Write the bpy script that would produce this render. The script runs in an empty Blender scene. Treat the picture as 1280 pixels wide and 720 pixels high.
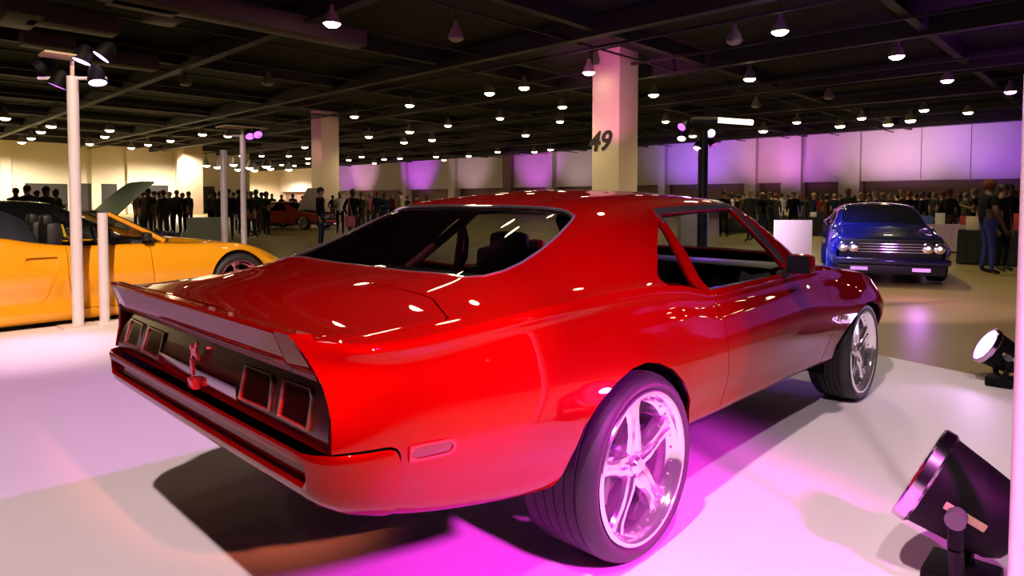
import bpy, bmesh, math, random
import numpy as np
from mathutils import Vector, Matrix
from mathutils.bvhtree import BVHTree
from math import pi, sin, cos, radians
random.seed(7)
SC = bpy.context.scene
COL = SC.collection

# ------------------------------------------------------------------ camera
CAM_C = np.array([-2.0975, -2.2641, 1.3512]); YAW, PITCH, ROLL = 0.7656, 0.0395, 0.0022
FPX, CYP = 820.0, 284.6
_d = np.array([cos(YAW)*cos(PITCH), sin(YAW)*cos(PITCH), -sin(PITCH)])
_R = np.array([sin(YAW), -cos(YAW), 0.0]); _U = np.cross(_R, _d)
CR, CU = cos(ROLL)*_R + sin(ROLL)*_U, -sin(ROLL)*_R + cos(ROLL)*_U
def ray(u, v):
    r = CR*(u-640)/FPX - CU*(v-CYP)/FPX + _d
    return r
def at(u, v, axis, val):
    """world point seen at frame position (u,v) on the plane axis=val"""
    r = ray(u, v); i = 'XYZ'.index(axis); t = (val-CAM_C[i])/r[i]
    return Vector(CAM_C + t*r)
def atd(u, v, dist):
    """world point seen at frame position (u,v) at a horizontal distance"""
    r = ray(u, v); return Vector(CAM_C + r*dist/math.hypot(r[0], r[1]))
cd = bpy.data.cameras.new('camera'); cam = bpy.data.objects.new('camera', cd); COL.objects.link(cam)
M = Matrix(((CR[0], CU[0], -_d[0], CAM_C[0]), (CR[1], CU[1], -_d[1], CAM_C[1]), (CR[2], CU[2], -_d[2], CAM_C[2]), (0, 0, 0, 1)))
cam.matrix_world = M
cd.sensor_width = 36; cd.lens = 36*FPX/1280; cd.shift_y = (CYP-360)/1280; cd.clip_start = .05; cd.clip_end = 300
SC.camera = cam
SC.view_settings.view_transform = 'Standard'; SC.view_settings.look = 'None'

# ------------------------------------------------------------------ materials
MATS = {}
def mat(name, col=(.5, .5, .5), rough=.5, metal=0., coat=0., emit=None, es=0., noise=None, bump=None, spec=.5, coat_rough=.03, alpha=None):
    if name in MATS: return MATS[name]
    m = bpy.data.materials.new(name); m.use_nodes = True; nt = m.node_tree
    b = nt.nodes['Principled BSDF']
    b.inputs['Base Color'].default_value = (*col, 1); b.inputs['Roughness'].default_value = rough
    b.inputs['Metallic'].default_value = metal; b.inputs['Coat Weight'].default_value = coat
    b.inputs['Coat Roughness'].default_value = coat_rough; b.inputs['Specular IOR Level'].default_value = spec
    if emit: b.inputs['Emission Color'].default_value = (*emit, 1); b.inputs['Emission Strength'].default_value = es
    if noise:   # (scale, amount): mottled base colour
        tc = nt.nodes.new('ShaderNodeTexCoord'); nz = nt.nodes.new('ShaderNodeTexNoise'); nz.inputs['Scale'].default_value = noise[0]
        nz.inputs['Detail'].default_value = 5
        mx = nt.nodes.new('ShaderNodeMix'); mx.data_type = 'RGBA'
        mx.inputs[6].default_value = (*[c*(1-noise[1]) for c in col], 1); mx.inputs[7].default_value = (*[min(1, c*(1+noise[1])) for c in col], 1)
        nt.links.new(tc.outputs['Object'], nz.inputs['Vector']); nt.links.new(nz.outputs['Fac'], mx.inputs[0]); nt.links.new(mx.outputs[2], b.inputs['Base Color'])
    if bump:    # (scale, strength)
        tc = nt.nodes.new('ShaderNodeTexCoord'); nz = nt.nodes.new('ShaderNodeTexNoise'); nz.inputs['Scale'].default_value = bump[0]
        bp = nt.nodes.new('ShaderNodeBump'); bp.inputs['Strength'].default_value = bump[1]; bp.inputs['Distance'].default_value = .01
        nt.links.new(tc.outputs['Object'], nz.inputs['Vector']); nt.links.new(nz.outputs['Fac'], bp.inputs['Height']); nt.links.new(bp.outputs['Normal'], b.inputs['Normal'])
    MATS[name] = m; return m
def glassmat(name, tint=(.5, .5, .5), refl=1.0):
    if name in MATS: return MATS[name]
    m = bpy.data.materials.new(name); m.use_nodes = True; nt = m.node_tree; nt.nodes.clear()
    o = nt.nodes.new('ShaderNodeOutputMaterial'); t = nt.nodes.new('ShaderNodeBsdfTransparent'); g = nt.nodes.new('ShaderNodeBsdfGlossy')
    t.inputs['Color'].default_value = (*tint, 1); g.inputs['Roughness'].default_value = .01; g.inputs['Color'].default_value = (refl, refl, refl, 1)
    f = nt.nodes.new('ShaderNodeFresnel'); ge = nt.nodes.new('ShaderNodeNewGeometry'); mr = nt.nodes.new('ShaderNodeMapRange')
    mr.inputs[3].default_value = 1.45; mr.inputs[4].default_value = 1/1.45; nt.links.new(ge.outputs['Backfacing'], mr.inputs[0]); nt.links.new(mr.outputs[0], f.inputs['IOR'])
    x = nt.nodes.new('ShaderNodeMixShader')
    nt.links.new(f.outputs[0], x.inputs[0]); nt.links.new(t.outputs[0], x.inputs[1]); nt.links.new(g.outputs[0], x.inputs[2]); nt.links.new(x.outputs[0], o.inputs[0])
    MATS[name] = m; return m

# ------------------------------------------------------------------ objects
def link(name, me, m=None, parent=None, smooth=True, angle=None):
    o = bpy.data.objects.new(name, me); COL.objects.link(o)
    if m: me.materials.append(m)
    if smooth: me.shade_smooth()
    if angle: me.set_sharp_from_angle(angle=radians(angle))
    if parent: o.parent = parent
    return o
def obj(name, bm, m=None, parent=None, smooth=True, angle=35):
    me = bpy.data.meshes.new(name); bm.to_mesh(me); bm.free()
    return link(name, me, m, parent, smooth, angle)
def vf(name, V, F, m=None, parent=None, smooth=True, angle=None):
    me = bpy.data.meshes.new(name); me.from_pydata([tuple(map(float, p)) for p in V], [], [tuple(int(i) for i in f) for f in F]); me.update()
    return link(name, me, m, parent, smooth, angle)
def tag(o, label, cat, group=None, kind=None):
    if label: o['label'] = label
    if cat: o['category'] = cat
    if group: o['group'] = group
    if kind: o['kind'] = kind
    return o
def thing(name, label, cat, loc=(0, 0, 0), rz=0, group=None):
    o = bpy.data.objects.new(name, None); COL.objects.link(o); o.location = loc; o.rotation_euler = (0, 0, rz); o.empty_display_size = .1
    return tag(o, label, cat, group)
def struct(o): o['kind'] = 'structure'; return o
def dup(root, loc=None, rz=None, label=None, group=None, scale=None):
    r = root.copy(); COL.objects.link(r)
    if loc is not None: r.location = loc
    if rz is not None: r.rotation_euler = (0, 0, rz)
    if scale: r.scale = (scale,)*3
    if label: r['label'] = label
    if group: r['group'] = group
    for ch in list(root.children):
        c = ch.copy(); COL.objects.link(c); c.parent = r
        for g in list(ch.children):
            d = g.copy(); COL.objects.link(d); d.parent = c
    return r

# ------------------------------------------------------------------ bmesh shapes
def box(bm, c, s, rot=None, bev=0):
    r = bmesh.ops.create_cube(bm, size=1); vs = r['verts']
    bmesh.ops.scale(bm, vec=s, verts=vs)
    if bev:
        es = list({e for v in vs for e in v.link_edges})
        rr = bmesh.ops.bevel(bm, geom=es, offset=bev, segments=2, affect='EDGES', profile=.6)
        vs = list({v for f in rr['faces'] for v in f.verts} | {v for v in vs if v.is_valid})
    if rot is not None: bmesh.ops.rotate(bm, cent=(0, 0, 0), matrix=rot, verts=vs)
    bmesh.ops.translate(bm, vec=c, verts=vs)
    return vs
def frame(d):
    d = Vector(d).normalized(); a = Vector((0, 0, 1)) if abs(d.z) < .95 else Vector((1, 0, 0))
    x = a.cross(d).normalized(); return x, d.cross(x), d
def tube(bm, pts, r, n=10, cap=True):
    pts = [Vector(p) for p in pts]; rs = r if isinstance(r, (list, tuple)) else [r]*len(pts); rings = []; px = None
    for i, p in enumerate(pts):
        d = (pts[min(i+1, len(pts)-1)]-pts[max(i-1, 0)]); x, y, d = frame(d)
        if px is not None:
            x = (px-d*px.dot(d)).normalized(); y = d.cross(x)
        px = x
        rings.append([bm.verts.new(p+x*rs[i]*cos(2*pi*k/n)+y*rs[i]*sin(2*pi*k/n)) for k in range(n)])
    for a, b in zip(rings, rings[1:]):
        for k in range(n): bm.faces.new((a[k], a[(k+1) % n], b[(k+1) % n], b[k]))
    if cap: bm.faces.new(rings[0][::-1]); bm.faces.new(rings[-1])
def lathe(bm, prof, n=48, mtx=None, close=False):
    """prof: (r, h) pairs; spun about local Z"""
    mtx = mtx or Matrix(); rings = []
    for r, h in prof: rings.append([bm.verts.new(mtx @ Vector((r*cos(2*pi*k/n), r*sin(2*pi*k/n), h))) for k in range(n)] if r > 1e-6 else [bm.verts.new(mtx @ Vector((0, 0, h)))])
    prs = list(zip(rings, rings[1:])) + ([(rings[-1], rings[0])] if close else [])
    for a, b in prs:
        for k in range(n):
            j = (k+1) % n
            if len(a) == 1 and len(b) == 1: continue
            if len(a) == 1: bm.faces.new((a[0], b[j], b[k]))
            elif len(b) == 1: bm.faces.new((a[k], a[j], b[0]))
            else: bm.faces.new((a[k], a[j], b[j], b[k]))
def prism(bm, poly, d, mtx=None):
    """poly of 2-D points in local XY, extruded by d along Z"""
    mtx = mtx or Matrix(); a = [bm.verts.new(mtx @ Vector((x, y, 0))) for x, y in poly]; b = [bm.verts.new(mtx @ Vector((x, y, d))) for x, y in poly]
    n = len(poly); bm.faces.new(a[::-1]); bm.faces.new(b)
    for k in range(n): bm.faces.new((a[k], a[(k+1) % n], b[(k+1) % n], b[k]))
def fixn(bm): bmesh.ops.recalc_face_normals(bm, faces=bm.faces[:]); return bm
def ori(p, x, y, z):
    return Matrix(((x[0], y[0], z[0], p[0]), (x[1], y[1], z[1], p[1]), (x[2], y[2], z[2], p[2]), (0, 0, 0, 1)))

# ------------------------------------------------------------------ surface tools (numpy)
def pchip(xs, ys, x):
    xs = np.asarray(xs, float); ys = np.asarray(ys, float); h = np.diff(xs); dl = np.diff(ys)/h; m = np.zeros_like(ys)
    for i in range(1, len(xs)-1):
        if dl[i-1]*dl[i] > 0:
            w1 = 2*h[i]+h[i-1]; w2 = h[i]+2*h[i-1]; m[i] = (w1+w2)/(w1/dl[i-1]+w2/dl[i])
    m[0] = dl[0]; m[-1] = dl[-1]
    x = np.clip(x, xs[0], xs[-1]); i = np.clip(np.searchsorted(xs, x, side='right')-1, 0, len(h)-1); t = (x-xs[i])/h[i]
    return (2*t**3-3*t**2+1)*ys[i]+(t**3-2*t**2+t)*h[i]*m[i]+(-2*t**3+3*t**2)*ys[i+1]+(t**3-t**2)*h[i]*m[i+1]
def spline(P, n):
    """centripetal-ish Catmull-Rom through rows of P, n samples by arc length"""
    P = np.asarray(P, float); L = np.concatenate([[0], np.cumsum(np.linalg.norm(np.diff(P, axis=0), axis=1))])
    tt = np.linspace(0, L[-1], n); m = np.zeros_like(P)
    for i in range(len(P)):
        if 0 < i < len(P)-1:
            h0, h1 = L[i]-L[i-1], L[i+1]-L[i]; m[i] = (h1*(P[i]-P[i-1])/h0+h0*(P[i+1]-P[i])/h1)/(h0+h1)
    m[0] = 1.5*(P[1]-P[0])/(L[1]-L[0])-.5*m[1]; m[-1] = 1.5*(P[-1]-P[-2])/(L[-1]-L[-2])-.5*m[-2]
    i = np.clip(np.searchsorted(L, tt, side='right')-1, 0, len(P)-2); h = (L[i+1]-L[i])[:, None]; t = ((tt-L[i])[:, None])/h
    return (2*t**3-3*t**2+1)*P[i]+(t**3-2*t**2+t)*h*m[i]+(-2*t**3+3*t**2)*P[i+1]+(t**3-t**2)*h*m[i+1]
def grid(S):
    """S[i][j] -> (V, F)"""
    S = np.asarray(S); a, b, _ = S.shape; V = S.reshape(-1, 3); F = []
    for i in range(a-1):
        for j in range(b-1):
            F.append((i*b+j, (i+1)*b+j, (i+1)*b+j+1, i*b+j+1))
    return V, F
def clip(mesh, f):
    """part of the mesh where f(V) >= 0"""
    V, F = mesh
    if len(V) == 0: return V, F
    fv = f(V); nv = [tuple(p) for p in V]; cache = {}; used = {}; out = []; OV = []
    def vid(i):
        if i not in used: used[i] = len(OV); OV.append(nv[i])
        return used[i]
    def cut(i, j):
        k = (min(i, j), max(i, j))
        if k not in cache:
            t = fv[i]/(fv[i]-fv[j]); cache[k] = len(OV); OV.append(tuple(V[i]+(V[j]-V[i])*t))
        return cache[k]
    for f_ in F:
        s = [fv[i] >= 0 for i in f_]
        if all(s): out.append(tuple(vid(i) for i in f_)); continue
        if not any(s): continue
        poly = []
        for a in range(len(f_)):
            i, j = f_[a], f_[(a+1) % len(f_)]
            if s[a]: poly.append(vid(i))
            if s[a] != s[(a+1) % len(f_)]: poly.append(cut(i, j))
        p2 = [p for k, p in enumerate(poly) if p != poly[k-1]]
        if len(p2) > 2: out.append(tuple(p2))
    return np.array(OV).reshape(-1, 3), out
def sdf(poly, P):
    """signed distance, positive inside; P (n,2)"""
    poly = np.asarray(poly, float); n = len(poly); d = np.full(len(P), 1e9); ins = np.zeros(len(P), bool)
    for i in range(n):
        a, b = poly[i], poly[(i+1) % n]; e = b-a; w = P-a; t = np.clip((w@e)/(e@e), 0, 1)
        d = np.minimum(d, np.linalg.norm(w-t[:, None]*e, axis=1))
        c = (a[1] > P[:, 1]) != (b[1] > P[:, 1])
        xx = a[0]+(P[:, 1]-a[1])/(b[1]-a[1]+1e-12)*(b[0]-a[0])
        ins ^= c & (P[:, 0] < xx)
    return np.where(ins, d, -d)
def vnorm(V, F):
    N = np.zeros_like(V)
    for f in F:
        a = V[f[0]]
        for k in range(1, len(f)-1):
            c = np.cross(V[f[k]]-a, V[f[k+1]]-a)
            for i in (f[0], f[k], f[k+1]): N[i] += c
    return N/(np.linalg.norm(N, axis=1)[:, None]+1e-12)
def offset(mesh, d):
    V, F = mesh; return V+vnorm(V, F)*d, F
def thick(mesh, t):
    """panel of thickness t inward, own rim vertices so the outer skin keeps its shading"""
    V, F = mesh; n = len(V)
    if n == 0: return mesh
    N = vnorm(V, F); B = V-N*t; ec = {}
    for f in F:
        for a in range(len(f)):
            e = (f[a], f[(a+1) % len(f)]); ec[e] = ec.get(e, 0)+1
    bd = [e for e in ec if (e[1], e[0]) not in ec]
    OV = [V, B]; OF = list(F)+[tuple(i+n for i in f[::-1]) for f in F]; k = 2*n; rv = []; ids = {}
    def r(i, back):
        if (i, back) not in ids: ids[(i, back)] = k+len(rv); rv.append(B[i] if back else V[i])
        return ids[(i, back)]
    for a, b in bd: OF.append((r(b, 0), r(a, 0), r(a, 1), r(b, 1)))
    if rv: OV.append(np.array(rv))
    return np.concatenate(OV), OF
def mirror(mesh):
    V, F = mesh; V = V.copy(); V[:, 1] *= -1; return V, [tuple(f[::-1]) for f in F]
def join(*ms):
    V = []; F = []; k = 0
    for v, f in ms:
        if len(v) == 0: continue
        V.append(v); F += [tuple(i+k for i in q) for q in f]; k += len(v)
    return np.concatenate(V), F
# ================================================================== red car
PAINT = mat('candy_red_paint', (.20, .0004, .0005), .46, .22, .75, coat_rough=.012, spec=.0)
DARKP = mat('dark_red_tail_paint', (.05, .002, .004), .3, .3, 1.0, coat_rough=.02)
BLACK = mat('black_trim', (.012, .012, .013), .45)
MATTE = mat('matte_black', (.006, .006, .007), .8, spec=.08)
CHROME = mat('chrome', (.94, .92, .94), .10, .90)
RUBBER = mat('tyre_rubber', (.022, .021, .024), .55, noise=(30, .2))
GLASS = glassmat('clear_glass', (.82, .84, .82)); TINT = glassmat('tinted_glass', (.55, .55, .55))
INTER = mat('black_leather', (.012, .011, .011), .5, bump=(60, .2))
car = thing('muscle_car', 'glossy candy red two-door muscle car with chrome wheels on the white floor', 'car')

# side stations: x: W, shoulder y, shoulder z, bottom z, z of widest
SX = [-1.38, -1.28, -1.18, -1.05, -.8, -.4, 0, .35, .7, 1.2, 1.8, 2.2, 2.63, 3.0, 3.25, 3.48, 3.62]
SW = [.84, .862, .890, .905, .925, .945, .955, .95, .935, .925, .922, .930, .944, .938, .912, .85, .75]
SYS = [.728, .765, .842, .875, .890, .90, .89, .868, .852, .847, .84, .825, .805, .80, .795, .765, .69]
SZS = [1.012, 1.009, .988, .988, 1.0, 1.02, 1.022, 1.003, .95, .955, .966, .95, .893, .85, .812, .742, .67]
SZB = [.565, .558, .536, .49, .435, .375, .36, .36, .345, .335, .325, .315, .31, .32, .335, .36, .40]
SZM = [.70, .70, .70, .70, .69, .68, .67, .66, .66, .655, .65, .64, .62, .60, .58, .55, .53]
XT = np.arange(-1.38, 3.6201, .02)
def table(xs, ys, sg):
    """spline through the stations, then lightly smoothed along the car so reflections run clean"""
    v = pchip(xs, ys, XT); n = 4*sg; k = np.exp(-.5*(np.arange(-n, n+1)/sg)**2); k /= k.sum()
    p = np.concatenate([2*v[0]-v[n:0:-1], v, 2*v[-1]-v[-2:-n-2:-1]]); return np.convolve(p, k, 'valid')
ST = [table(SX, a, s_) for a, s_ in ((SW, 4), (SYS, 2), (SZS, 2), (SZB, 4), (SZM, 4))]
def side_sec(x, n=56):
    W, ys, zs, zb, zm = [float(np.interp(x, XT, t)) for t in ST]
    zt = zs-zm; cr = float(np.interp(x, [.1, .6, 2.3, 2.7], [0, 1, 1, 0]))*.5
    P = [(W-.20, zb-.012), (W-.115, zb-.004), (W-.075, zb+.018), (W-.035-.012*cr, zb+.42*(zm-zb)), (W-.004-.004*cr, zb+(.84+.08*cr)*(zm-zb)), (W-.002*cr, zm+.02),
         (W-(.35+.10*cr)*(W-ys), zm+.52*zt), (ys+.22*(W-ys), zm+.84*zt), (ys+.012, zs-.016), (ys, zs)]
    return spline(P, n)
# upper stations: seven (y,z) after the shoulder handled by name
UX = [-1.38, -1.31, -1.2, -.9, -.7, -.55, -.3, -.1, .05, .3, .6, 1.0, 1.3, 1.5, 1.65, 1.8, 2.0, 2.2, 2.63, 3.16, 3.48, 3.62]
UP = [[(.70, 1.016), (.62, 1.022), (.5, 1.026), (.4, 1.028), (.2, 1.03), (0, 1.03)],
      [(.73, 1.012), (.64, 1.014), (.52, 1.016), (.42, 1.018), (.2, 1.02), (0, 1.02)],
      [(.79, .996), (.68, 1.003), (.55, 1.008), (.42, 1.012), (.2, 1.014), (0, 1.015)],
      [(.835, 1.008), (.72, 1.025), (.6, 1.038), (.45, 1.046), (.2, 1.05), (0, 1.052)],
      [(.845, 1.02), (.745, 1.046), (.635, 1.066), (.5, 1.072), (.2, 1.075), (0, 1.077)],
      [(.85, 1.03), (.755, 1.066), (.66, 1.096), (.56, 1.104), (.3, 1.094), (0, 1.09)],
      [(.853, 1.042), (.77, 1.10), (.695, 1.168), (.60, 1.20), (.3, 1.19), (0, 1.184)],
      [(.85, 1.045), (.775, 1.118), (.70, 1.225), (.60, 1.282), (.3, 1.285), (0, 1.283)],
      [(.843, 1.045), (.77, 1.13), (.698, 1.25), (.595, 1.32), (.3, 1.352), (0, 1.357)],
      [(.83, 1.028), (.765, 1.13), (.692, 1.262), (.60, 1.336), (.3, 1.388), (0, 1.398)],
      [(.82, .985), (.757, 1.11), (.687, 1.258), (.612, 1.336), (.3, 1.402), (0, 1.416)],
      [(.812, .975), (.752, 1.10), (.685, 1.25), (.608, 1.334), (.3, 1.402), (0, 1.416)],
      [(.81, .98), (.75, 1.10), (.68, 1.248), (.60, 1.330), (.3, 1.388), (0, 1.40)],
      [(.807, .985), (.747, 1.098), (.678, 1.24), (.595, 1.318), (.3, 1.372), (0, 1.384)],
      [(.804, .985), (.748, 1.09), (.682, 1.20), (.61, 1.262), (.3, 1.316), (0, 1.328)],
      [(.80, .983), (.75, 1.06), (.697, 1.137), (.635, 1.178), (.3, 1.232), (0, 1.245)],
      [(.79, .972), (.75, 1.01), (.705, 1.05), (.65, 1.075), (.3, 1.125), (0, 1.137)],
      [(.785, .955), (.735, .968), (.68, .978), (.57, .988), (.3, 1.01), (0, 1.018)],
      [(.765, .905), (.68, .915), (.6, .92), (.5, .923), (.3, .932), (0, .937)],
      [(.76, .845), (.68, .855), (.6, .86), (.5, .863), (.3, .87), (0, .875)],
      [(.735, .762), (.66, .785), (.6, .79), (.5, .795), (.3, .80), (0, .805)],
      [(.66, .69), (.6, .705), (.5, .712), (.4, .717), (.2, .722), (0, .725)]]
UPA = np.array(UP)
for k, (zc_, kk) in enumerate([(1.03, .028), (1.02, .014), (1.015, .030), (1.052, .062)]): UPA[k, :, 1] = zc_-kk*UPA[k, :, 0]**2     # the deck is one clean crown
UT = [(table(UX, UPA[:, k, 0], 4), table(UX, UPA[:, k, 1], 4)) for k in range(6)]
def up_sec(x, n=70):
    P = [(float(np.interp(x, XT, ST[1])), float(np.interp(x, XT, ST[2])))]
    for k in range(6): P.append((float(np.interp(x, XT, UT[k][0])), float(np.interp(x, XT, UT[k][1]))))
    return spline(P, n)
XS = np.arange(-1.38, 3.6201, .02)
SIDE = grid([[(x, -y, z) for y, z in side_sec(x)] for x in XS])            # right side, normals outward (-y)
_u = []
for x in XS:
    s = up_sec(x); _u.append([(x, -y, z) for y, z in s]+[(x, y, z) for y, z in s[::-1][1:]])
UPPER = grid(_u)
def flip(m): return m[0], [tuple(f[::-1]) for f in m[1]]
def outward(m, c):
    N = vnorm(*m); k = len(m[0])//2
    return m if (N*(m[0]-np.array(c))).sum() > 0 else flip(m)
SIDE = outward(SIDE, (1, 0, .6)); UPPER = outward(UPPER, (1, 0, .6))
T_S = BVHTree.FromPolygons([Vector(p) for p in SIDE[0]], SIDE[1]); T_U = BVHTree.FromPolygons([Vector(p) for p in UPPER[0]], UPPER[1])
def on(tree, u, v):
    h = tree.ray_cast(Vector(CAM_C), Vector(ray(u, v)).normalized()); return h[0]
def xz(tree, pts, alt=None):
    o = []
    for u, v in pts:
        h = on(tree, u, v)
        if h is None: print('MISS', u, v); continue
        o.append((h.x, h.z))
    return o
# ---- cut lines in (x,z) / (x,y) of the body skin
def lin(pts, x):
    p = sorted(pts); return np.interp(x, [a for a, _ in p], [b for _, b in p])
g = .003
arch_r = xz(T_S, [(863, 500), (855, 477), (842, 462), (825, 454), (808, 453), (790, 461), (770, 479), (750, 503), (730, 534)])
ARCH_R = [(.44, .2), (.42, .42)] + arch_r + [(-.385, .53), (-.42, .455), (-.45, .41), (-.475, .37), (-.49, .2)]
arch_f = [(2.235, .2), (2.25, .36), (2.29, .45), (2.37, .54), (2.48, .605), (2.62, .655), (2.79, .675), (2.96, .66), (3.09, .615), (3.18, .54), (3.23, .45), (3.25, .36), (3.26, .2)]
af2 = xz(T_S, [(1051, 444), (1058, 425), (1066, 405), (1074, 391), (1083, 381), (1090, 376)])

ARCH_F = arch_f
rk = xz(T_S, [(868, 526), (900, 509), (931, 493), (970, 477), (1005, 462), (1040, 448)])
pass
dr = xz(T_S, [(893, 369), (905, 398), (908, 419), (911, 445), (910, 471), (904, 495), (898, 510)])
df = xz(T_S, [(1040, 419), (1028, 448)])
pass
bc = xz(T_S, [(412, 572), (450, 566), (487, 560), (496, 562), (500, 568), (499, 590), (489, 622), (472, 646)])
pass
RKX = [-.9, .3]+[a for a, _ in rk]+[2.6]; RKZ = [rk[0][1]+.02, rk[0][1]+.004]+[b for _, b in rk]+[rk[-1][1]]
def rkz(x): return np.interp(x, RKX, RKZ)
dx_top = dr[0][0]
DOOR = [(dx_top-.01, 1.12), (dx_top, dr[0][1])] + dr[1:] + [(dr[-1][0]+.03, float(rkz(dr[-1][0]+.03)))] + [(x, float(rkz(x))) for x in np.linspace(dr[-1][0]+.2, 1.95, 8)] + [(df[1][0]-.03, float(rkz(2.0))), (df[1][0], df[1][1]), (df[0][0], df[0][1]), (2.13, .75), (2.09, .90), (2.05, 1.12)]
BUMP = [(-1.6, bc[0][1]+.004), (-1.28, bc[0][1]+.003)] + bc[1:] + [(bc[-1][0]-.02, .3), (-1.6, .3)]
XE_Z = [.5, .73, .82, .90, .95, 1.03]; XE_X = [-1.272, -1.272, -1.262, -1.268, -1.285, -1.322]
def XZ(V): return V[:, [0, 2]]
def XY(V): return V[:, [0, 1]]
f_arch = lambda V: np.minimum(-sdf(ARCH_R, XZ(V)), -sdf(ARCH_F, XZ(V)))
f_door = lambda V: sdf(DOOR, XZ(V))-g
f_nodoor = lambda V: -sdf(DOOR, XZ(V))-g
f_bump = lambda V: -sdf(BUMP, XZ(V))-g
f_tail = lambda V: V[:, 0]-np.interp(V[:, 2], XE_Z, XE_X)
f_rk = lambda V: V[:, 2]-rkz(V[:, 0])-.002
base = clip(clip(SIDE, f_arch), lambda V: 3.55-V[:, 0])
above = clip(base, f_rk)
door_m = clip(above, f_door)
rest = clip(clip(clip(above, f_nodoor), f_bump), f_tail)
quarter_m = clip(rest, lambda V: 1.3-V[:, 0]); fender_m = clip(rest, lambda V: V[:, 0]-1.3)
rocker_m = clip(clip(clip(base, lambda V: -f_rk(V)-.004), lambda V: V[:, 0]-.33), lambda V: 2.32-V[:, 0])
lowq = clip(clip(clip(clip(base, lambda V: -f_rk(V)-.0045), lambda V: .0-V[:, 0]), f_bump), f_tail)   # sliver of quarter under the rocker line
quarter_m = join(quarter_m, lowq)
rocker_m = offset(rocker_m, -.012)

# ---- upper cuts
blR = [on(T_U, u, v) for u, v in [(480, 334), (540, 341), (580, 346.5), (604, 345), (628, 339), (652, 328), (676, 312), (697, 294), (713, 277), (717, 270), (708, 264.5), (690, 261), (660, 258.5), (600, 258)]]
pass
bl = [(blR[1].x+.01, 0)] + [(p.x, p.y) for p in blR[1:] if p.y < -.02]; bl = [bl[0]]+bl[1:]+[(bl[-1][0], 0)]
BACKL = bl[:-1] + [(x, -y) for x, y in bl[::-1][1:-1]]
BACKL = [p for k, p in enumerate(BACKL) if p != BACKL[k-1]]
qw = xz(T_U, [(821.5, 274), (822, 300), (822, 330), (822.5, 346)]); pass
qd = xz(T_U, [(832, 288), (850, 321), (868, 353)]); pass
dd = xz(T_U, [(825, 269), (840, 289), (858, 315), (876, 349)]); pass
dt = xz(T_U, [(840, 267.5), (870, 264), (900, 262), (913, 261.5)]); pass
da = xz(T_U, [(930, 278), (950, 300), (970, 322), (978, 331)]); pass
zb_ = lambda x: float(pchip(SX, SZS, np.array([x]))[0])-.02
QWIN = [(qw[-1][0], zb_(qw[-1][0])+.012)] + qw[::-1] + qd + [(qd[-1][0]+.04, zb_(qd[-1][0]+.04)+.008)]
DWIN = [(dd[-1][0]+.01, zb_(dd[-1][0]+.01))] + dd[::-1] + dt + da + [(da[-1][0]+.04, zb_(da[-1][0]+.04))]
for nx in np.linspace(da[-1][0]-.1, dd[-1][0]+.15, 6): DWIN.append((nx, zb_(nx)))
WS = [(2.18, 0), (2.165, -.35), (2.12, -.56), (2.06, -.635), (2.0, -.648), (1.85, -.636), (1.70, -.614), (1.60, -.59), (1.55, -.56), (1.525, -.50), (1.515, -.35), (1.51, 0)]
WS = WS + [(x, -y) for x, y in WS[::-1][1:-1]]
def f_side(poly): return lambda V: np.where(np.abs(V[:, 1]) > .5, sdf(poly, XZ(V)), -.3)
lidc = [on(T_U, u, v) for u, v in [(540, 372), (556, 401), (490, 417), (432, 429)]]; pass
LID = [(-.78, 0), (-.78, -.5), (-.788, -.66), (-.865, -.825), (-1.06, -.83), (-1.19, -.795), (-1.255, -.725), (-1.263, -.6), (-1.263, 0)]
LID = LID + [(x, -y) for x, y in LID[::-1][1:-1]]
HOOD = [(2.245, 0), (2.225, -.5), (2.19, -.71), (2.6, -.70), (3.2, -.68), (3.46, -.62), (3.47, 0)]; HOOD = HOOD + [(x, -y) for x, y in HOOD[::-1][1:-1]]
f_open = lambda V: -np.maximum.reduce([sdf(BACKL, XY(V)), f_side(QWIN)(V), f_side(DWIN)(V), sdf(WS, XY(V))])
up0 = clip(clip(UPPER, f_open), lambda V: 3.55-V[:, 0])
up0 = clip(up0, lambda V: V[:, 0]+1.325)
lid_m = clip(up0, lambda V: sdf(LID, XY(V))-g); hood_m = clip(up0, lambda V: sdf(HOOD, XY(V))-g)
roof_m = clip(up0, lambda V: np.minimum(-sdf(LID, XY(V))-g, -sdf(HOOD, XY(V))-g))
# deck strip behind the lid belongs to the spoiler zone
roof_m = clip(roof_m, lambda V: V[:, 0]+1.262)
cowl_m = clip(roof_m, lambda V: V[:, 0]-2.195); roof_m = clip(roof_m, lambda V: 2.195-V[:, 0])
def part(name, m, mt, t=.01, label=None, par=None):
    V, F = thick(m, t) if t else m
    o = vf(name, V, F, mt, par or car)
    if label: o['label'] = label
    return o
part('roof', roof_m, PAINT, .012)
part('trunk_lid', lid_m, PAINT); part('hood', hood_m, PAINT); part('cowl', cowl_m, PAINT)
for s in (0, 1):
    mm = mirror if s else (lambda m: m)
    part('quarter_panel', mm(quarter_m), PAINT, .012); dob = part('door', mm(door_m), PAINT, .03); part('front_fender', mm(fender_m), PAINT, .012)
    part('rocker_panel', mm(rocker_m), PAINT)
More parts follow.
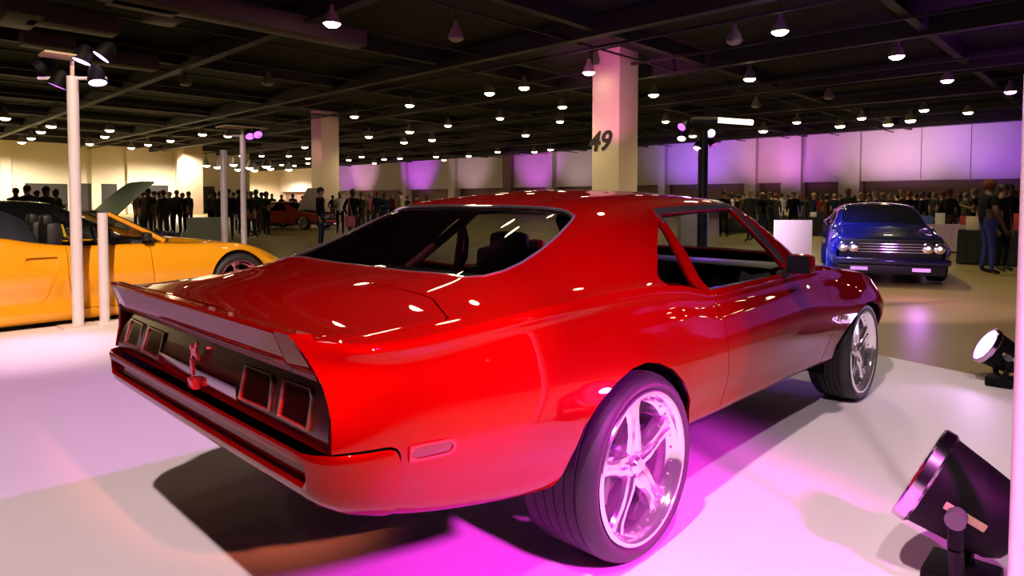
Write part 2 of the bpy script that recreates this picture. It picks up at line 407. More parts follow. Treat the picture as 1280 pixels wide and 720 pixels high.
# glass
gl = offset(clip(UPPER, lambda V: sdf(BACKL, XY(V))+.01), -.01)
part('rear_window', gl, TINT, 0)
part('windshield', offset(clip(UPPER, lambda V: sdf(WS, XY(V))+.008), -.008), GLASS, 0)
qg = offset(clip(UPPER, lambda V: f_side(QWIN)(V)+.006), -.012); dg = offset(clip(UPPER, lambda V: f_side(DWIN)(V)+.006), -.014)
for m, nm in ((qg, 'quarter_window'), (dg, 'door_window')):
    for s in (-1, 1): part(nm, clip(m, lambda V: V[:, 1]*s), GLASS, 0)
def ring(poly, tree_surface, band, lift, name, mt, axis):
    P = (lambda V: sdf(poly, XY(V))) if axis == 'xy' else f_side(poly)
    m = clip(clip(UPPER, lambda V: P(V)+band), lambda V: .0015-P(V))
    return offset(m, lift)
part('rear_window_trim', ring(BACKL, 0, .007, .003, 0, 0, 'xy'), CHROME, .01, 'bright trim')
part('windshield_trim', ring(WS, 0, .012, .003, 0, 0, 'xy'), BLACK, .01)
POL = mat('violet_tinted_moulding', (.62, .55, .66), .16, .95)  # moulding added to carry violet reflections, with a violet tint in its colour
def surround(V):
    d = f_side(DWIN)(V); k = np.where(V[:, 0] > 1.30, .060, .030)
    return np.minimum.reduce([d+k, -.004-d, V[:, 2]-np.interp(V[:, 0], [.6, 1.3, 1.70], [1.255, 1.22, 1.00]), sdf(WS, XY(V))*-1-.014])
for s in (-1, 1): part('reflection_moulding', offset(clip(clip(UPPER, surround), lambda V: s*V[:, 1]), .003), POL, .008)
# black inner skin behind the gaps
inn = join(offset(clip(clip(clip(SIDE, lambda V: f_arch(V)+.0), lambda V: V[:, 0]+1.255), lambda V: 3.53-V[:, 0]), -.034),
           mirror(offset(clip(clip(clip(SIDE, lambda V: f_arch(V)), lambda V: V[:, 0]+1.255), lambda V: 3.53-V[:, 0]), -.034)),
           offset(clip(clip(clip(UPPER, f_open), lambda V: V[:, 0]+1.255), lambda V: 3.53-V[:, 0]), -.02))
part('inner_body', inn, MATTE, 0)
# underbody with wheel wells
bm = bmesh.new()
box(bm, (1.36, 0, .37), (1.55, 1.56, .04)); box(bm, (1.35, 0, .48), (3.9, .9, .05)); box(bm, (-.82, 0, .64), (.5, 1.4, .10)); box(bm, (0, 0, .33), (.10, 1.2, .10), bev=.03)
tube(bm, [(-.95, -.45, .55), (-.6, -.45, .40), (2, -.3, .27)], .035); tube(bm, [(-.95, .45, .55), (-.6, .45, .40), (2, .3, .27)], .035)
obj('underbody', bm, MATTE, car)
for (xc, yo, rr_, wz) in ((-.02, .845, .45, .39), (2.745, .83, .48, .26)):
    for s in (-1, 1):
        bm = bmesh.new(); A = []
        for k in range(25):
            a = pi*k/24-.0; A.append([bm.verts.new((xc+rr_*cos(a), s*(yo-.42*q), wz+rr_*.86*sin(a))) for q in (0, 1)])
        for p, q in zip(A, A[1:]): bm.faces.new((p[0], q[0], q[1], p[1]))
        bm.faces.new([p[1] for p in A])
        obj('wheel_well', bm, MATTE, car, angle=40)
# ---- spoiler
SPO = [(-1.318, 1.012), (-1.316, 1.019), (-1.309, 1.022), (-1.268, 1.018), (-1.262, 1.0), (-1.25, .90), (-1.258, .896), (-1.268, .903), (-1.268, .915), (-1.283, .93), (-1.294, .955)]
bm = bmesh.new(); prism(bm, [(a, b) for a, b in SPO], 1.33, ori((0, .665, 0), (1, 0, 0), (0, 0, 1), (0, -1, 0))); fixn(bm)
obj('trunk_spoiler', bm, PAINT, car, angle=25)
for s in (-1, 1):
    bm = bmesh.new(); ra = []; rb = []
    for a, b in SPO:
        yo = float(np.interp(b, [.895, 1.0], [.797, .752])) if b < 1.0 else float(pchip(SX, SYS, np.array([a]))[0])-.004
        ra.append(bm.verts.new((a, s*.669, b))); rb.append(bm.verts.new((max(a, float(np.interp(b, XE_Z, XE_X))+.001), s*yo, b)))
    n = len(SPO); bm.faces.new(ra); bm.faces.new(rb[::-1])
    for k in range(n): bm.faces.new((ra[k], ra[(k+1) % n], rb[(k+1) % n], rb[k]))
    fixn(bm); obj('spoiler_end', bm, PAINT, car, angle=25)
# ---- tail panel
ZT = np.linspace(.725, .905, 10)
tp = grid([[(np.interp(z, [.72, .75, .81, .91], [-1.262, -1.266, -1.254, -1.228]), yy*np.interp(z, [.72, .82, .91], [.85, .822, .79]), z) for yy in np.linspace(-1, 1, 31)] for z in ZT])
tp = outward(tp, (0, 0, .8)); part('tail_panel', tp, DARKP, .01)
def quadframe(bm, P, w, x0, x1):
    """frame around the y,z outline P, from x0 to x1 (x1 rearmost)"""
    c = Vector((sum(p[0] for p in P)/len(P), sum(p[1] for p in P)/len(P))); n = len(P)
    o = [Vector(p) for p in P]; i = [p+(c-p).normalized()*w for p in o]; sl = lambda z: .24*(z-.765)
    rows = [[bm.verts.new((x0+sl(p.y), p.x, p.y)) for p in o], [bm.verts.new((x1+sl(p.y), p.x, p.y)) for p in o], [bm.verts.new((x1+sl(p.y), p.x, p.y)) for p in i], [bm.verts.new((x0+sl(p.y), p.x, p.y)) for p in i]]
    for a, b in zip(rows, rows[1:]):
        for k in range(n): bm.faces.new((a[k], a[(k+1) % n], b[(k+1) % n], b[k]))
    fixn(bm); return i
BEZ = mat('red_light_bezel', (.70, .03, .05), .15, .6, 1.0); LENS = mat('smoked_red_lens', (.02, .001, .002), .12, 0, 1.0)
for s in (1, -1):
    for P in ([(.585, .768), (.748, .765), (.742, .845), (.725, .868), (.578, .864)], [(.342, .765), (.535, .768), (.522, .845), (.508, .864), (.342, .862)]):
        P = [(s*a, b) for a, b in P]
        lt = bpy.data.objects.new('tail_light', None)
        bm = bmesh.new(); ins = quadframe(bm, P, .011, -1.25, -1.2705)
        f = obj('tail_light', bm, CHROME if 0 else BEZ, car, angle=20)
        bm = bmesh.new(); vs = [bm.verts.new((-1.2665+.24*(p.y-.765), p.x, p.y)) for p in ins]; bm.faces.new(vs); 
        for k in range(1, 4):
            z = .765+k*.025
        fixn(bm); obj('lens', bm, LENS, f, smooth=False)
        bm = bmesh.new(); quadframe(bm, [(a*1.0, b) for a, b in P], .006, -1.262, -1.2735); obj('chrome_rim', bm, CHROME, f, angle=20)
        bpy.data.objects.remove(lt)
# strip added to hold the lavender floor reflection, and emblem
bm = bmesh.new(); box(bm, (-1.268, 0, .775), (.012, .66, .05), Matrix.Rotation(0, 3, 'X'), .003)
obj('reflection_strip', bm, mat('polished_strip', (.5, .45, .5), .12, 1.0), car)
HORSE = [(-.052, .012), (-.044, .022), (-.03, .02), (-.018, .012), (.0, .014), (.018, .018), (.026, .03), (.034, .038), (.046, .034), (.052, .022), (.044, .022), (.036, .018), (.034, .004), (.046, -.006), (.05, -.018), (.042, -.016), (.034, -.008), (.022, -.01), (.012, -.006), (-.012, -.008), (-.024, -.02), (-.04, -.026), (-.05, -.036), (-.044, -.02), (-.03, -.008), (-.034, .006), (-.044, .008)]
bm = bmesh.new(); prism(bm, [(a*.62, b*1.15) for a, b in HORSE], .01, ori((-1.262, 0, .845), (0, -1, 0), (0, 0, 1), (-1, 0, 0))); fixn(bm)
emb = obj('running_horse_emblem', bm, BEZ, car)
bm = bmesh.new(); box(bm, (-1.274, .0, .80), (.012, .022, .055), None, .003); obj('emblem_bar', bm, BEZ, car)
bm = bmesh.new(); box(bm, (-1.285, -.045, .757), (.03, .05, .035), None, .005); obj('trunk_latch', bm, BEZ, car)

# ---- rear bumper: profile swept round the back
def bumper_path():
    P = []
    for x in np.linspace(-1.06, -1.22, 9): P.append((x, -(float(pchip(SX, SW, np.array([x]))[0])), 0.))
    P += [(-1.255, -.868, 0.), (-1.280, -.85, .0), (-1.297, -.825, .0), (-1.305, -.80, .1), (-1.308, -.78, 1.)]
    for y in np.linspace(-.76, 0, 14): P.append((-1.308-.006*(1-(y/.76)**2), y, 1.))
    return P + [(x, -y, r) for x, y, r in P[::-1][1:]]
PB = bumper_path(); rows = []
def nrm(k):
    a, b = PB[max(k-1, 0)], PB[min(k+1, len(PB)-1)]; t = Vector((b[0]-a[0], b[1]-a[1])).normalized(); return Vector((-t.y, t.x))
for k, (x, y, r) in enumerate(PB):
    n = nrm(k)
    if n.dot(Vector((x+.6, y))) < 0: n = -n
    zt = float(np.interp(abs(y), [0, .8, .87, .92], [.742, .736, .733, .72]))
    zb = float(np.interp(x, [-1.3, -1.18, -1.05], [.575, .535, .495]))+.0*abs(y)
    H = zt-zb
    A = [(-.05, 1.0), (-.012, 1.0), (.0, .985), (.004, .94), (.004, .80), (.003, .70), (.002, .55), (-.002, .40), (-.012, .25), (-.036, .10), (-.065, .02), (-.11, .0)]
    B = [(-.05, 1.0), (-.006, 1.0), (.006, .985), (.010, .92), (.004, .80), (-.026, .77), (-.028, .45), (-.004, .40), (-.010, .27), (-.036, .10), (-.065, .02), (-.11, .0)][:12]
    row = []
    for (o1, h1), (o2, h2) in zip(A, B):
        o_, h_ = o1+(o2-o1)*r, h1+(h2-h1)*r
        row.append((x+n.x*o_, y+n.y*o_, zb+h_*H))
    rows.append(spline(row, 12) if 0 else row)
bmp = outward(grid(rows), (-.9, 0, .65))
bmp = clip(bmp, lambda V: sdf(BUMP, XZ(V))-g)
part('rear_bumper', bmp, PAINT, .01).data.set_sharp_from_angle(angle=radians(40))
# rear valance between bumper and underbody
va = outward(grid([[(x, y, z) for y in np.linspace(-.80, .80, 9)] for x, z in ((-1.22, .64), (-1.15, .62), (-1.0, .61))]), (-1, 0, .9))
part('rear_valance', va, MATTE, .01)
# ---- side markers, fender script, mirror
for s in (0, 1):
    mk = [on(T_S, u, v) for u, v in [(510, 578), (511, 557), (568, 546), (568, 565)]]
    P = [(p.x, p.z) for p in mk]; c = (sum(p[0] for p in P)/4, sum(p[1] for p in P)/4)
    frm = clip(SIDE, lambda V: sdf(P, XZ(V))); inner = clip(SIDE, lambda V: sdf(P, XZ(V))-.006)
    rim = clip(frm, lambda V: .007-sdf(P, XZ(V)))
    rim = offset(rim, .007); inner = offset(inner, .003)
    if s: rim, inner = mirror(rim), mirror(inner)
    f = part('side_marker', rim, mat('marker_frame', (.45, .01, .03), .2, .5, 1.), .008)
    part('lens', inner, mat('red_marker_lens', (.10, .001, .003), .15, 0, 1.), .004, par=f)
    m = (lambda p: Vector((p[0], -p[1], p[2]))) if s else (lambda p: Vector(p))
    # fender script: a looping chrome signature stroke
    bm = bmesh.new(); b0 = on(T_S, 1054, 398); pts = []
    for k in range(40):
        t = k/39; pts.append(m((b0.x-.08+.16*t+.014*sin(t*26), b0.y-.004, b0.z+.010*sin(t*4)+.020*cos(t*26)*(1-.4*t))))
    tube(bm, pts, .0035, 6); obj('fender_script', bm, CHROME, car)
    # mirror
    bm = bmesh.new(); c = m((1.50, -.955, 1.022)); box(bm, c, (.09, .135, .105), None, .035)
    mh = obj('door_mirror', bm, PAINT, car)
    bm = bmesh.new(); box(bm, c+Vector((-.047, 0, 0)), (.014, .122, .092), None, .006); obj('mirror_glass', bm, MATTE, mh)
    bm = bmesh.new(); tube(bm, [m((1.50, -.90, .985)), m((1.52, -.86, .955)), m((1.53, -.83, .95))], [.022, .026, .03], 10); obj('mirror_arm', bm, BLACK, mh)
# ---- nose: grille panel, headlights, bumper
bm = bmesh.new(); vs = []
nose = [(y, z) for y, z in side_sec(3.52)]; upn = [(y, z) for y, z in up_sec(3.52)]
P = [(-y, z) for y, z in nose]+[(-y, z) for y, z in upn[1:]]; P = P+[(-a, b) for a, b in P[::-1][1:]]
P2 = P[::4]; vs = [bm.verts.new((3.535, a, b)) for a, b in P2]; bm.faces.new(vs); fixn(bm); obj('nose_panel', bm, PAINT, car)
bm = bmesh.new(); box(bm, (3.55, 0, .585), (.03, 1.1, .16), None, .01); gr = obj('grille', bm, BLACK, car)
for s in (-1, 1):
    bm = bmesh.new(); lathe(bm, [(.085, 0), (.09, .03), (.08, .035), (.0, .03)], 24, ori((3.53, s*.6, .6), (0, 1, 0), (0, 0, 1), (1, 0, 0))); fixn(bm); obj('headlight', bm, CHROME, car)
bm = bmesh.new(); box(bm, (3.56, 0, .46), (.10, 1.45, .09), None, .03); obj('front_bumper', bm, PAINT, car)

# ---- wheels
def wheel(name, x, y, R, rr, w, ang, s, par=None, rmat=None, simple=False):
    rmat = rmat or CHROME
    e = bpy.data.objects.new(name, None); COL.objects.link(e); e.parent = par or car
    mt_ = ori((x, y, R), (1, 0, 0), (0, 0, 1) if s < 0 else (0, 0, -1), (0, s, 0))
    bm = bmesh.new()
    prof = [(rr-.012, -.02), (rr+.002, -.006), (rr+.016, .008), (rr+.03, .010), (R-.026, .004), (R-.013, -.008), (R-.004, -.028), (R, -.05)]
    gw = (w-.1)/5
    for k in range(5):
        h = -.05-gw*k; prof += [(R, h-.004), (R-.006, h-.006), (R-.006, h-.012), (R, h-.014)]
    prof += [(R, -w+.05), (R-.005, -w+.025), (R-.03, -w), (rr+.02, -w-.004), (rr-.012, -w+.02)]
    lathe(bm, prof, 72, mt_); fixn(bm); ty = obj('tyre', bm, RUBBER, e, angle=50)
    bm = bmesh.new()
    lathe(bm, [(rr-.014, -.03), (rr, -.008), (rr+.002, .002), (rr-.003, .007), (rr-.016, .007), (rr-.022, .0), (rr-.026, -.012), (rr-.034, -.04), (rr-.05, -.052), (rr-.052, -.10), (rr-.06, -w+.05), (rr-.02, -w+.01), (rr-.014, -.03)], 72, mt_); fixn(bm)
    rim = obj('rim', bm, rmat, e, angle=40)
    for k in range(0 if simple else 30):
        a = 2*pi*k/30; p = Vector(((rr-.036)*cos(a), (rr-.036)*sin(a), -.036)); bm = bmesh.new(); lathe(bm, [(.0045, -.006), (.0045, .004), (0, .005)], 6, mt_ @ Matrix.Translation(p))
        obj('rim_bolt', bm, CHROME, rim)
    ro = rr-.040
    for k in range(5):
        a = ang+2*pi*k/5; m2 = mt_ @ Matrix.Rotation(a, 4, 'Z'); bm = bmesh.new()
        # (radius, half width, top height, bottom height)
        st = [(.045, .046, -.040, -.10), (.085, .046, -.034, -.10), (.125, .038, -.032, -.095), (.17, .035, -.034, -.09), (ro-.03, .043, -.036, -.085), (ro+.004, .060, -.032, -.08)]
        rows = []
        for r, hw, ht, hb in st:
            rows.append([bm.verts.new(m2 @ Vector((r, q*hw, h))) for q, h in ((-1, hb), (-1, ht-.012), (-.72, ht), (-.30, ht+.001), (-.16, ht-.010), (.16, ht-.010), (.30, ht+.001), (.72, ht), (1, ht-.012), (1, hb))])
        for A, B in zip(rows, rows[1:]):
            for j in range(len(A)): bm.faces.new((A[j], A[(j+1) % len(A)], B[(j+1) % len(A)], B[j]))
        bm.faces.new(rows[0]); bm.faces.new(rows[-1][::-1]); fixn(bm)
        obj('spoke', bm, rmat, e, angle=25)
    bm = bmesh.new(); lathe(bm, [(.0, -.022), (.026, -.024), (.034, -.032), (.036, -.045), (.07, -.050), (.078, -.058), (.08, -.10), (0, -.10)], 40, mt_); fixn(bm); hub = obj('hub', bm, rmat, e, angle=30)
    for k in range(5):
        a = ang+2*pi*(k+.5)/5; bm = bmesh.new(); lathe(bm, [(.011, -.06), (.011, -.04), (.0, -.038)], 6, mt_ @ Matrix.Translation((.055*cos(a), .055*sin(a), 0)))
        obj('lug_nut', bm, CHROME, hub, angle=30)
    if simple: return e
    bm = bmesh.new(); lathe(bm, [(.06, -.135), (.175, -.135), (.178, -.14), (.178, -.16), (.06, -.16)], 48, mt_); fixn(bm); obj('brake_disc', bm, mat('brake_steel', (.35, .34, .34), .3, 1.0), e, angle=30)
    bm = bmesh.new(); vs = [(.10, -.09), (.19, -.09), (.19, -.18), (.10, -.18)]
    rows = []
    for k in range(9):
        a = radians(-30+60*k/8)+(.0 if s < 0 else pi); rows.append([bm.verts.new(mt_ @ Vector((r*cos(a), r*sin(a), h-.02))) for r, h in vs])
    for A, B in zip(rows, rows[1:]):
        for j in range(4): bm.faces.new((A[j], A[(j+1) % 4], B[(j+1) % 4], B[j]))
    bm.faces.new(rows[0]); bm.faces.new(rows[-1][::-1]); fixn(bm); obj('brake_caliper', bm, mat('caliper_grey', (.12, .1, .11), .4, .3), e, angle=30)
for s in (-1, 1):
    wheel('rear_wheel', 0, s*.944, .354, .287, .335, radians(95), s)
    wheel('front_wheel', 2.77, s*.916, .3365, .283, .26, radians(95), s)

# ---- cabin
bm = bmesh.new(); box(bm, (.75, 0, .40), (2.3, 1.5, .05)); box(bm, (-.45, 0, .80), (.75, 1.35, .05)); box(bm, (-.10, 0, .6), (.06, 1.4, .45)); obj('cabin_floor', bm, INTER, car)
bm = bmesh.new(); box(bm, (1.85, 0, .86), (.34, 1.45, .24), None, .06); box(bm, (1.66, .37, .93), (.16, .36, .09), None, .03); obj('dashboard', bm, INTER, car)
bm = bmesh.new(); a = []
for k in range(25): t = 2*pi*k/24; a.append(Vector((1.50-.07*sin(t)*1.0, .37+.18*cos(t), .90+.165*sin(t))))
tube(bm, a, .014, 8, False); tube(bm, [(1.50, .37, .90), (1.70, .37, .84)], .03); tube(bm, [(1.50, .2, .9), (1.50, .54, .9)], .012); obj('steering_wheel', bm, INTER, car)
for s in (-1, 1):
    bm = bmesh.new(); box(bm, (.95, s*.37, .52), (.52, .52, .16), None, .05); st = obj('front_seat', bm, INTER, car)
    bm = bmesh.new(); box(bm, (.64, s*.37, .80), (.14, .50, .58), Matrix.Rotation(radians(-16), 3, 'Y') and None, .06); obj('seat_back', bm, INTER, st)
    bm = bmesh.new(); box(bm, (.62, s*.37, 1.11), (.10, .26, .14), None, .045); obj('headrest', bm, INTER, st)
    bm = bmesh.new(); box(bm, (1.35, s*.80, .67), (1.35, .06, .55), None, .02); obj('door_card', bm, INTER, car)
bm = bmesh.new(); box(bm, (.08, 0, .60), (.48, 1.2, .2), None, .05); box(bm, (-.13, 0, .82), (.14, 1.2, .42), None, .05); obj('rear_seat', bm, INTER, car)
CAGE = mat('cage_paint', (.10, .018, .012), .4, .2)
bm = bmesh.new(); hoop = [(.42, -.62, .45), (.42, -.60, .95), (.42, -.55, 1.22), (.42, -.45, 1.30), (.42, 0, 1.33), (.42, .45, 1.30), (.42, .55, 1.22), (.42, .60, .95), (.42, .62, .45)]
tube(bm, hoop, .024, 10); tube(bm, [(.42, -.45, 1.29), (.40, .55, .6)], .024); tube(bm, [(.42, .45, 1.29), (-.35, .5, .80)], .024); tube(bm, [(.42, -.45, 1.29), (-.35, -.5, .80)], .024); tube(bm, [(.42, -.61, .85), (.42, .61, .85)], .024)
obj('roll_cage', bm, CAGE, car)
# ================================================================== hall
CONC = mat('polished_concrete', (.32, .245, .075), .42, noise=(.5, .25))
WHITEF = mat('white_show_floor', (.80, .77, .78), .55, noise=(1.2, .05), bump=(3.0, .04))
CREAM = mat('cream_wall_paint', (.64, .55, .42), .7, noise=(.3, .08)); MAUVE = mat('pale_wall_paint', (.70, .62, .63), .7, noise=(.3, .06))
LOWER = mat('brown_wall_panel', (.26, .16, .15), .7); DARK = mat('ceiling_black', (.009, .008, .009), .8); BEAM = mat('dark_steel_beam', (.022, .017, .020), .6)
COLM = mat('column_paint', (.62, .52, .40), .65, noise=(.6, .05)); DOORK = mat('dark_doorway', (.02, .016, .014), .7)
WX, WY, AY, CZ = 53.4, 74., 108., 7.2
def sbox(name, c, s, m, rot=None, bev=0):
    bm = bmesh.new(); box(bm, c, s, rot, bev); return struct(obj(name, bm, m, smooth=False))
def poly_plane(name, pts, z0, z1, m):
    bm = bmesh.new(); a = [bm.verts.new((x, y, z0)) for x, y in pts]; b = [bm.verts.new((x, y, z1)) for x, y in pts]; n = len(pts)
    bm.faces.new(a[::-1]); bm.faces.new(b)
    for k in range(n): bm.faces.new((a[k], a[(k+1) % n], b[(k+1) % n], b[k]))
    return struct(obj(name, fixn(bm), m, smooth=False))
sbox('floor', (10, 30, -.10), (140, 160, .16), CONC)                         # hall floor, top at -.02
poly_plane('floor_covering', [(4.36, -.5), (3.74, -2.6), (2.2, -8), (-9, -8), (-9, 6.15), (4.36, 6.15)], -.019, 0., WHITEF)
sbox('ceiling', (10, 30, CZ+.1), (140, 160, .2), DARK)
# right wall: header over a darker recessed band, with pilasters
sbox('wall_right', (WX+1.2, 35, CZ/2), (.4, 150, CZ), LOWER)
sbox('wall_right_header', (WX+.3, 35, (3.0+CZ)/2), (.6, 150, CZ-3.0), MAUVE)
sbox('wall_left', (-14, WY+.3, CZ/2), (92, .6, CZ), CREAM)
sbox('wall_back', (43, AY+.3, CZ/2), (24, .6, CZ), CREAM)
sbox('wall_side', (32+.3, (WY+AY)/2+.3, CZ/2), (.6, AY-WY, CZ), CREAM)
def wall_pt(u): return at(u, 252, 'X', WX)
for u, w in ((940, 1.0), (991, 1.6), (1063, 1.5), (830, .7), (752, 1.0), (690, .9), (637, 1.3), (568, 1.2), (508, 1.0)):
    p = wall_pt(u); sbox('trim_1', (WX+.0, p.y, CZ/2), (1.1, w, CZ), MAUVE if u not in (637,) else LOWER)
for u, v in ((1150, 200), (1212, 200)):
    p = wall_pt(u); sbox('trim_2', (WX-.01, p.y, 5.1), (.03, .05, 4.1), LOWER)
k = 1
for u0, u1, v0 in ((31, 84, 229), (88, 146, 229), (167, 210, 231), (252, 268, 233)):
    a, b = at(u0, v0, 'Y', WY), at(u1, v0, 'Y', WY); sbox('door_%d' % k, ((a.x+b.x)/2, WY-.02, a.z/2), (abs(b.x-a.x), .08, a.z), DOORK); k += 1
for u in (8, 120, 164, 224):   # shallow pilasters on the cream wall
    p = at(u, 252, 'Y', WY); sbox('trim_3', (p.x, WY-.15, CZ/2), (.8, .4, CZ), CREAM)
for u in (238,):
    p = at(u, 252, 'Y', WY-4); sbox('column', (p.x, WY-4, CZ/2), (1.9, 1.9, CZ), mat('column_pink', (.55, .40, .30), .65))
def column(uc, vt, ul, ur, rz):
    # square column seen on its corner: height from the ceiling line, width from the frame
    d = (CZ-1.3512)*FPX/(252-vt); t = Vector(CAM_C)+Vector(ray(uc, 252))*d
    s = (ur-ul)/FPX*d/1.41
    bm = bmesh.new(); box(bm, (0, 0, CZ/2), (s, s, CZ), None, .03); o = struct(obj('column', bm, COLM)); o.location = (t.x, t.y, 0); o.rotation_euler = (0, 0, rz)
    return o, s
c1, s1 = column(768, 66, 740, 797, 0)
c2, s2 = column(407, 140, 390, 424.5, 0)
# number on the big column: heavy slanted black digits
def digits(par, txt, size, loc, rot):
    cu = bpy.data.curves.new('column_number', 'FONT'); cu.body = txt; cu.size = size; cu.extrude = .01; cu.shear = .25; cu.offset = .025; cu.align_x = 'CENTER'
    t = bpy.data.objects.new('tmp', cu); COL.objects.link(t); dg = bpy.context.evaluated_depsgraph_get(); me = bpy.data.meshes.new_from_object(t.evaluated_get(dg)); bpy.data.objects.remove(t)
    me.name = 'column_number'; me.materials.clear(); o = link('column_number', me, BLACK, par, smooth=False); o.location = loc; o.rotation_euler = rot
    return o
digits(c1, '49', 1.05, (-s1/2-.012, .30, 3.35), (pi/2, 0, -pi/2))
# ceiling steel: beams running both ways, ducts and pipes
xb = at(635, 62, 'Z', 6.75).x; yb = at(670, 14, 'Z', 6.75).y
for k in range(-1, 7): sbox('ceiling_beam', (xb+7.0*k, 40, 6.85), (.34, 140, .62), BEAM)
for k in range(-2, 12): sbox('ceiling_beam', (20, yb+7.5*k, 6.95), (70, .28, .5), BEAM)
for k in range(0, 14):
    sbox('ceiling_pipe', (xb+3.5*k+1.2, 40, 6.55+.1*(k % 3)), (.09, 140, .09), BEAM)
for k in range(0, 12): sbox('ceiling_conduit', (20, yb+3.75*k+1.1, 6.62), (70, .06, .06), BEAM)
DUCT = mat('dull_duct', (.09, .05, .06), .6)
for u, v, a, L in ((270, 18, 0, 9), (90, 30, 0, 2.2), (25, 20, 1, 2.0), (150, 78, 0, 2.4), (205, 20, 1, 1.2), (180, 4, 0, 1.6), (60, 55, 0, 1.4)):
    p = at(u, v, 'Z', 6.35); bm = bmesh.new(); box(bm, (0, 0, 0), (L, .8, .5) if a == 0 else (.8, L, .5), None, .06)
    o = struct(obj('ceiling_duct', bm, DUCT)); o.location = (p.x, p.y, 6.45)

# ------------------------------------------------------------------ pendant lamps
BULB = mat('warm_lamp', (1, .9, .7), .4, emit=(1.0, .80, .50), es=26); BULBP = mat('violet_lamp', (.8, .4, 1), .4, emit=(.75, .25, 1.0), es=18)
SHADE = mat('spun_metal_shade', (.38, .33, .28), .4, .4)
def pendant(lit=True, col=None):
    t = thing('pendant_lamp', 'x', 'ceiling lamp')
    bm = bmesh.new(); lathe(bm, [(.05, .52), (.07, .50), (.09, .36), (.17, .24), (.235, .06), (.245, .0), (.235, .005), (.16, .22), (.08, .33), (0, .34)], 20); obj('lamp_shade', fixn(bm), SHADE, t)
    bm = bmesh.new(); tube(bm, [(0, 0, .5), (0, 0, .80)], .018, 6); obj('rod', bm, BEAM, t)
    bm = bmesh.new(); lathe(bm, [(0, -.10), (.13, -.085), (.205, -.03), (.218, .01), (.215, .03), (0, .03)], 20); obj('bulb', fixn(bm), (col or BULB) if lit else SHADE, t)
    return t
P0 = pendant(); PU = pendant(False); PV = pendant(True, BULBP)
NUM = ['first', 'second', 'third', 'fourth', 'fifth', 'sixth', 'seventh', 'eighth', 'ninth', 'tenth', 'eleventh', 'twelfth', 'thirteenth', 'fourteenth', 'fifteenth', 'sixteenth', 'seventeenth', 'eighteenth', 'nineteenth', 'twentieth']
NUM += ['twenty-'+n for n in NUM[:9]] + ['thirtieth'] + ['thirty-'+n for n in NUM[:9]]
lamps = []
big = [(415, 30, 'lit dome pendant lamp, largest one in the left half of the ceiling'), (975, 40, 'lit dome pendant lamp in the top right'), (1121, 71, 'large lit dome pendant lamp at upper right, right of the highest'),
       (937, 99, 'lit pendant lamp above the dark light stand behind the car roof'), (512, 132, 'lit pendant lamp over the rear window, nearest the tan column'), (703, 134, 'lit pendant lamp just left of the numbered column'), (612, 117, 'lit pendant lamp above the rear window, higher one of two near the frame middle'),
       (817, 119, 'lit pendant lamp just right of the numbered column'), (736, 91, 'small lit pendant lamp touching the left edge of the numbered column'), (1155, 138, 'lit pendant lamp over the blue car, near the top edge of the pale wall')]
for u, v, l in big: lamps.append((u, v, P0, l, 'ceiling pendant lamps'))
for u, v, l in [(570, 48, 'unlit dome pendant lamp at top centre left of the numbered column'), (918, 52, 'unlit pendant lamp at top, left of the highest lit one on the right'), (1036, 122, 'unlit pendant lamp in the middle of the dark ceiling on the right'), (232, 105, 'dim unlit pendant lamp right of the purple light heads on the left'), (335, 104, 'dim unlit pendant lamp between the left stands, well above the cream wall'), (945, 133, 'unlit pendant lamp above the bright bar of the dark light stand')]:
    lamps.append((u, v, PU, l, 'unlit pendant lamps'))
for u, v, l in [(1263, 115, 'violet lit pendant lamp at the far right under the ceiling'), (1184, 101, 'pinkish violet pendant lamp above the right wall, left of the violet one')]: lamps.append((u, v, PV, l, 'violet pendant lamps'))
mid = [(443, 146), (560, 157), (625, 148), (657, 169), (512, 165), (461, 171), (655, 110), (137, 163), (64, 158), (51, 165), (39, 173), (27, 178), (6, 148), (131, 171), (112, 180), (164, 185), (185, 181), (213, 176), (253, 168), (285, 170), (381, 184), (996, 153), (1050, 158), (954, 164), (1110, 156), (1138, 151), (1210, 141), (1077, 148), (832, 152), (866, 170), (745, 153), (788, 172), (700, 152)]
for k, (u, v) in enumerate(sorted(mid)): lamps.append((u, v, P0, 'mid-distance lit pendant lamp in the dark ceiling, %s from left' % NUM[k], 'mid-distance pendant lamps'))
far = [(258, 207), (272, 209), (292, 206), (298, 212), (312, 210), (318, 213), (333, 208), (338, 211), (352, 206), (361, 212), (368, 207), (385, 204), (327, 195), (361, 195), (385, 198), (302, 195), (436, 200), (452, 196), (468, 204), (480, 199), (500, 198), (545, 196), (555, 200), (586, 195), (622, 190), (668, 190), (688, 187), (412, 180), (505, 178), (540, 175)]
for u, v in far: lamps.append((u, v, P0, 'tiny lit pendant lamp far off under the dark ceiling', 'tiny far-off pendant lamps'))
GL = []
def glint(u, v, z=6.2):
    best = None
    for T in (T_S, T_U):
        h = T.ray_cast(Vector(CAM_C), Vector(ray(u, v)).normalized())
        if h[0] is not None and (best is None or h[3] < best[3]): best = h
    if best is None: return
    n = best[1].normalized(); dr = Vector(ray(u, v)).normalized()
    if n.dot(dr) > 0: n = -n
    r = dr-2*dr.dot(n)*n
    if r.z < .085: return
    p = best[0]+r*((z-best[0].z)/r.z); q = p-Vector(CAM_C); dep = q.dot(Vector(_d))
    if dep > .5 and abs(q.dot(Vector(CR))/dep*FPX) < 680 and q.dot(Vector(CU))/dep*FPX > -200 and CYP-q.dot(Vector(CU))/dep*FPX > -40: return
    if (p-best[0]).length > 62 or any((p-g_).length < .8 for g_ in GL): return
    GL.append(p)
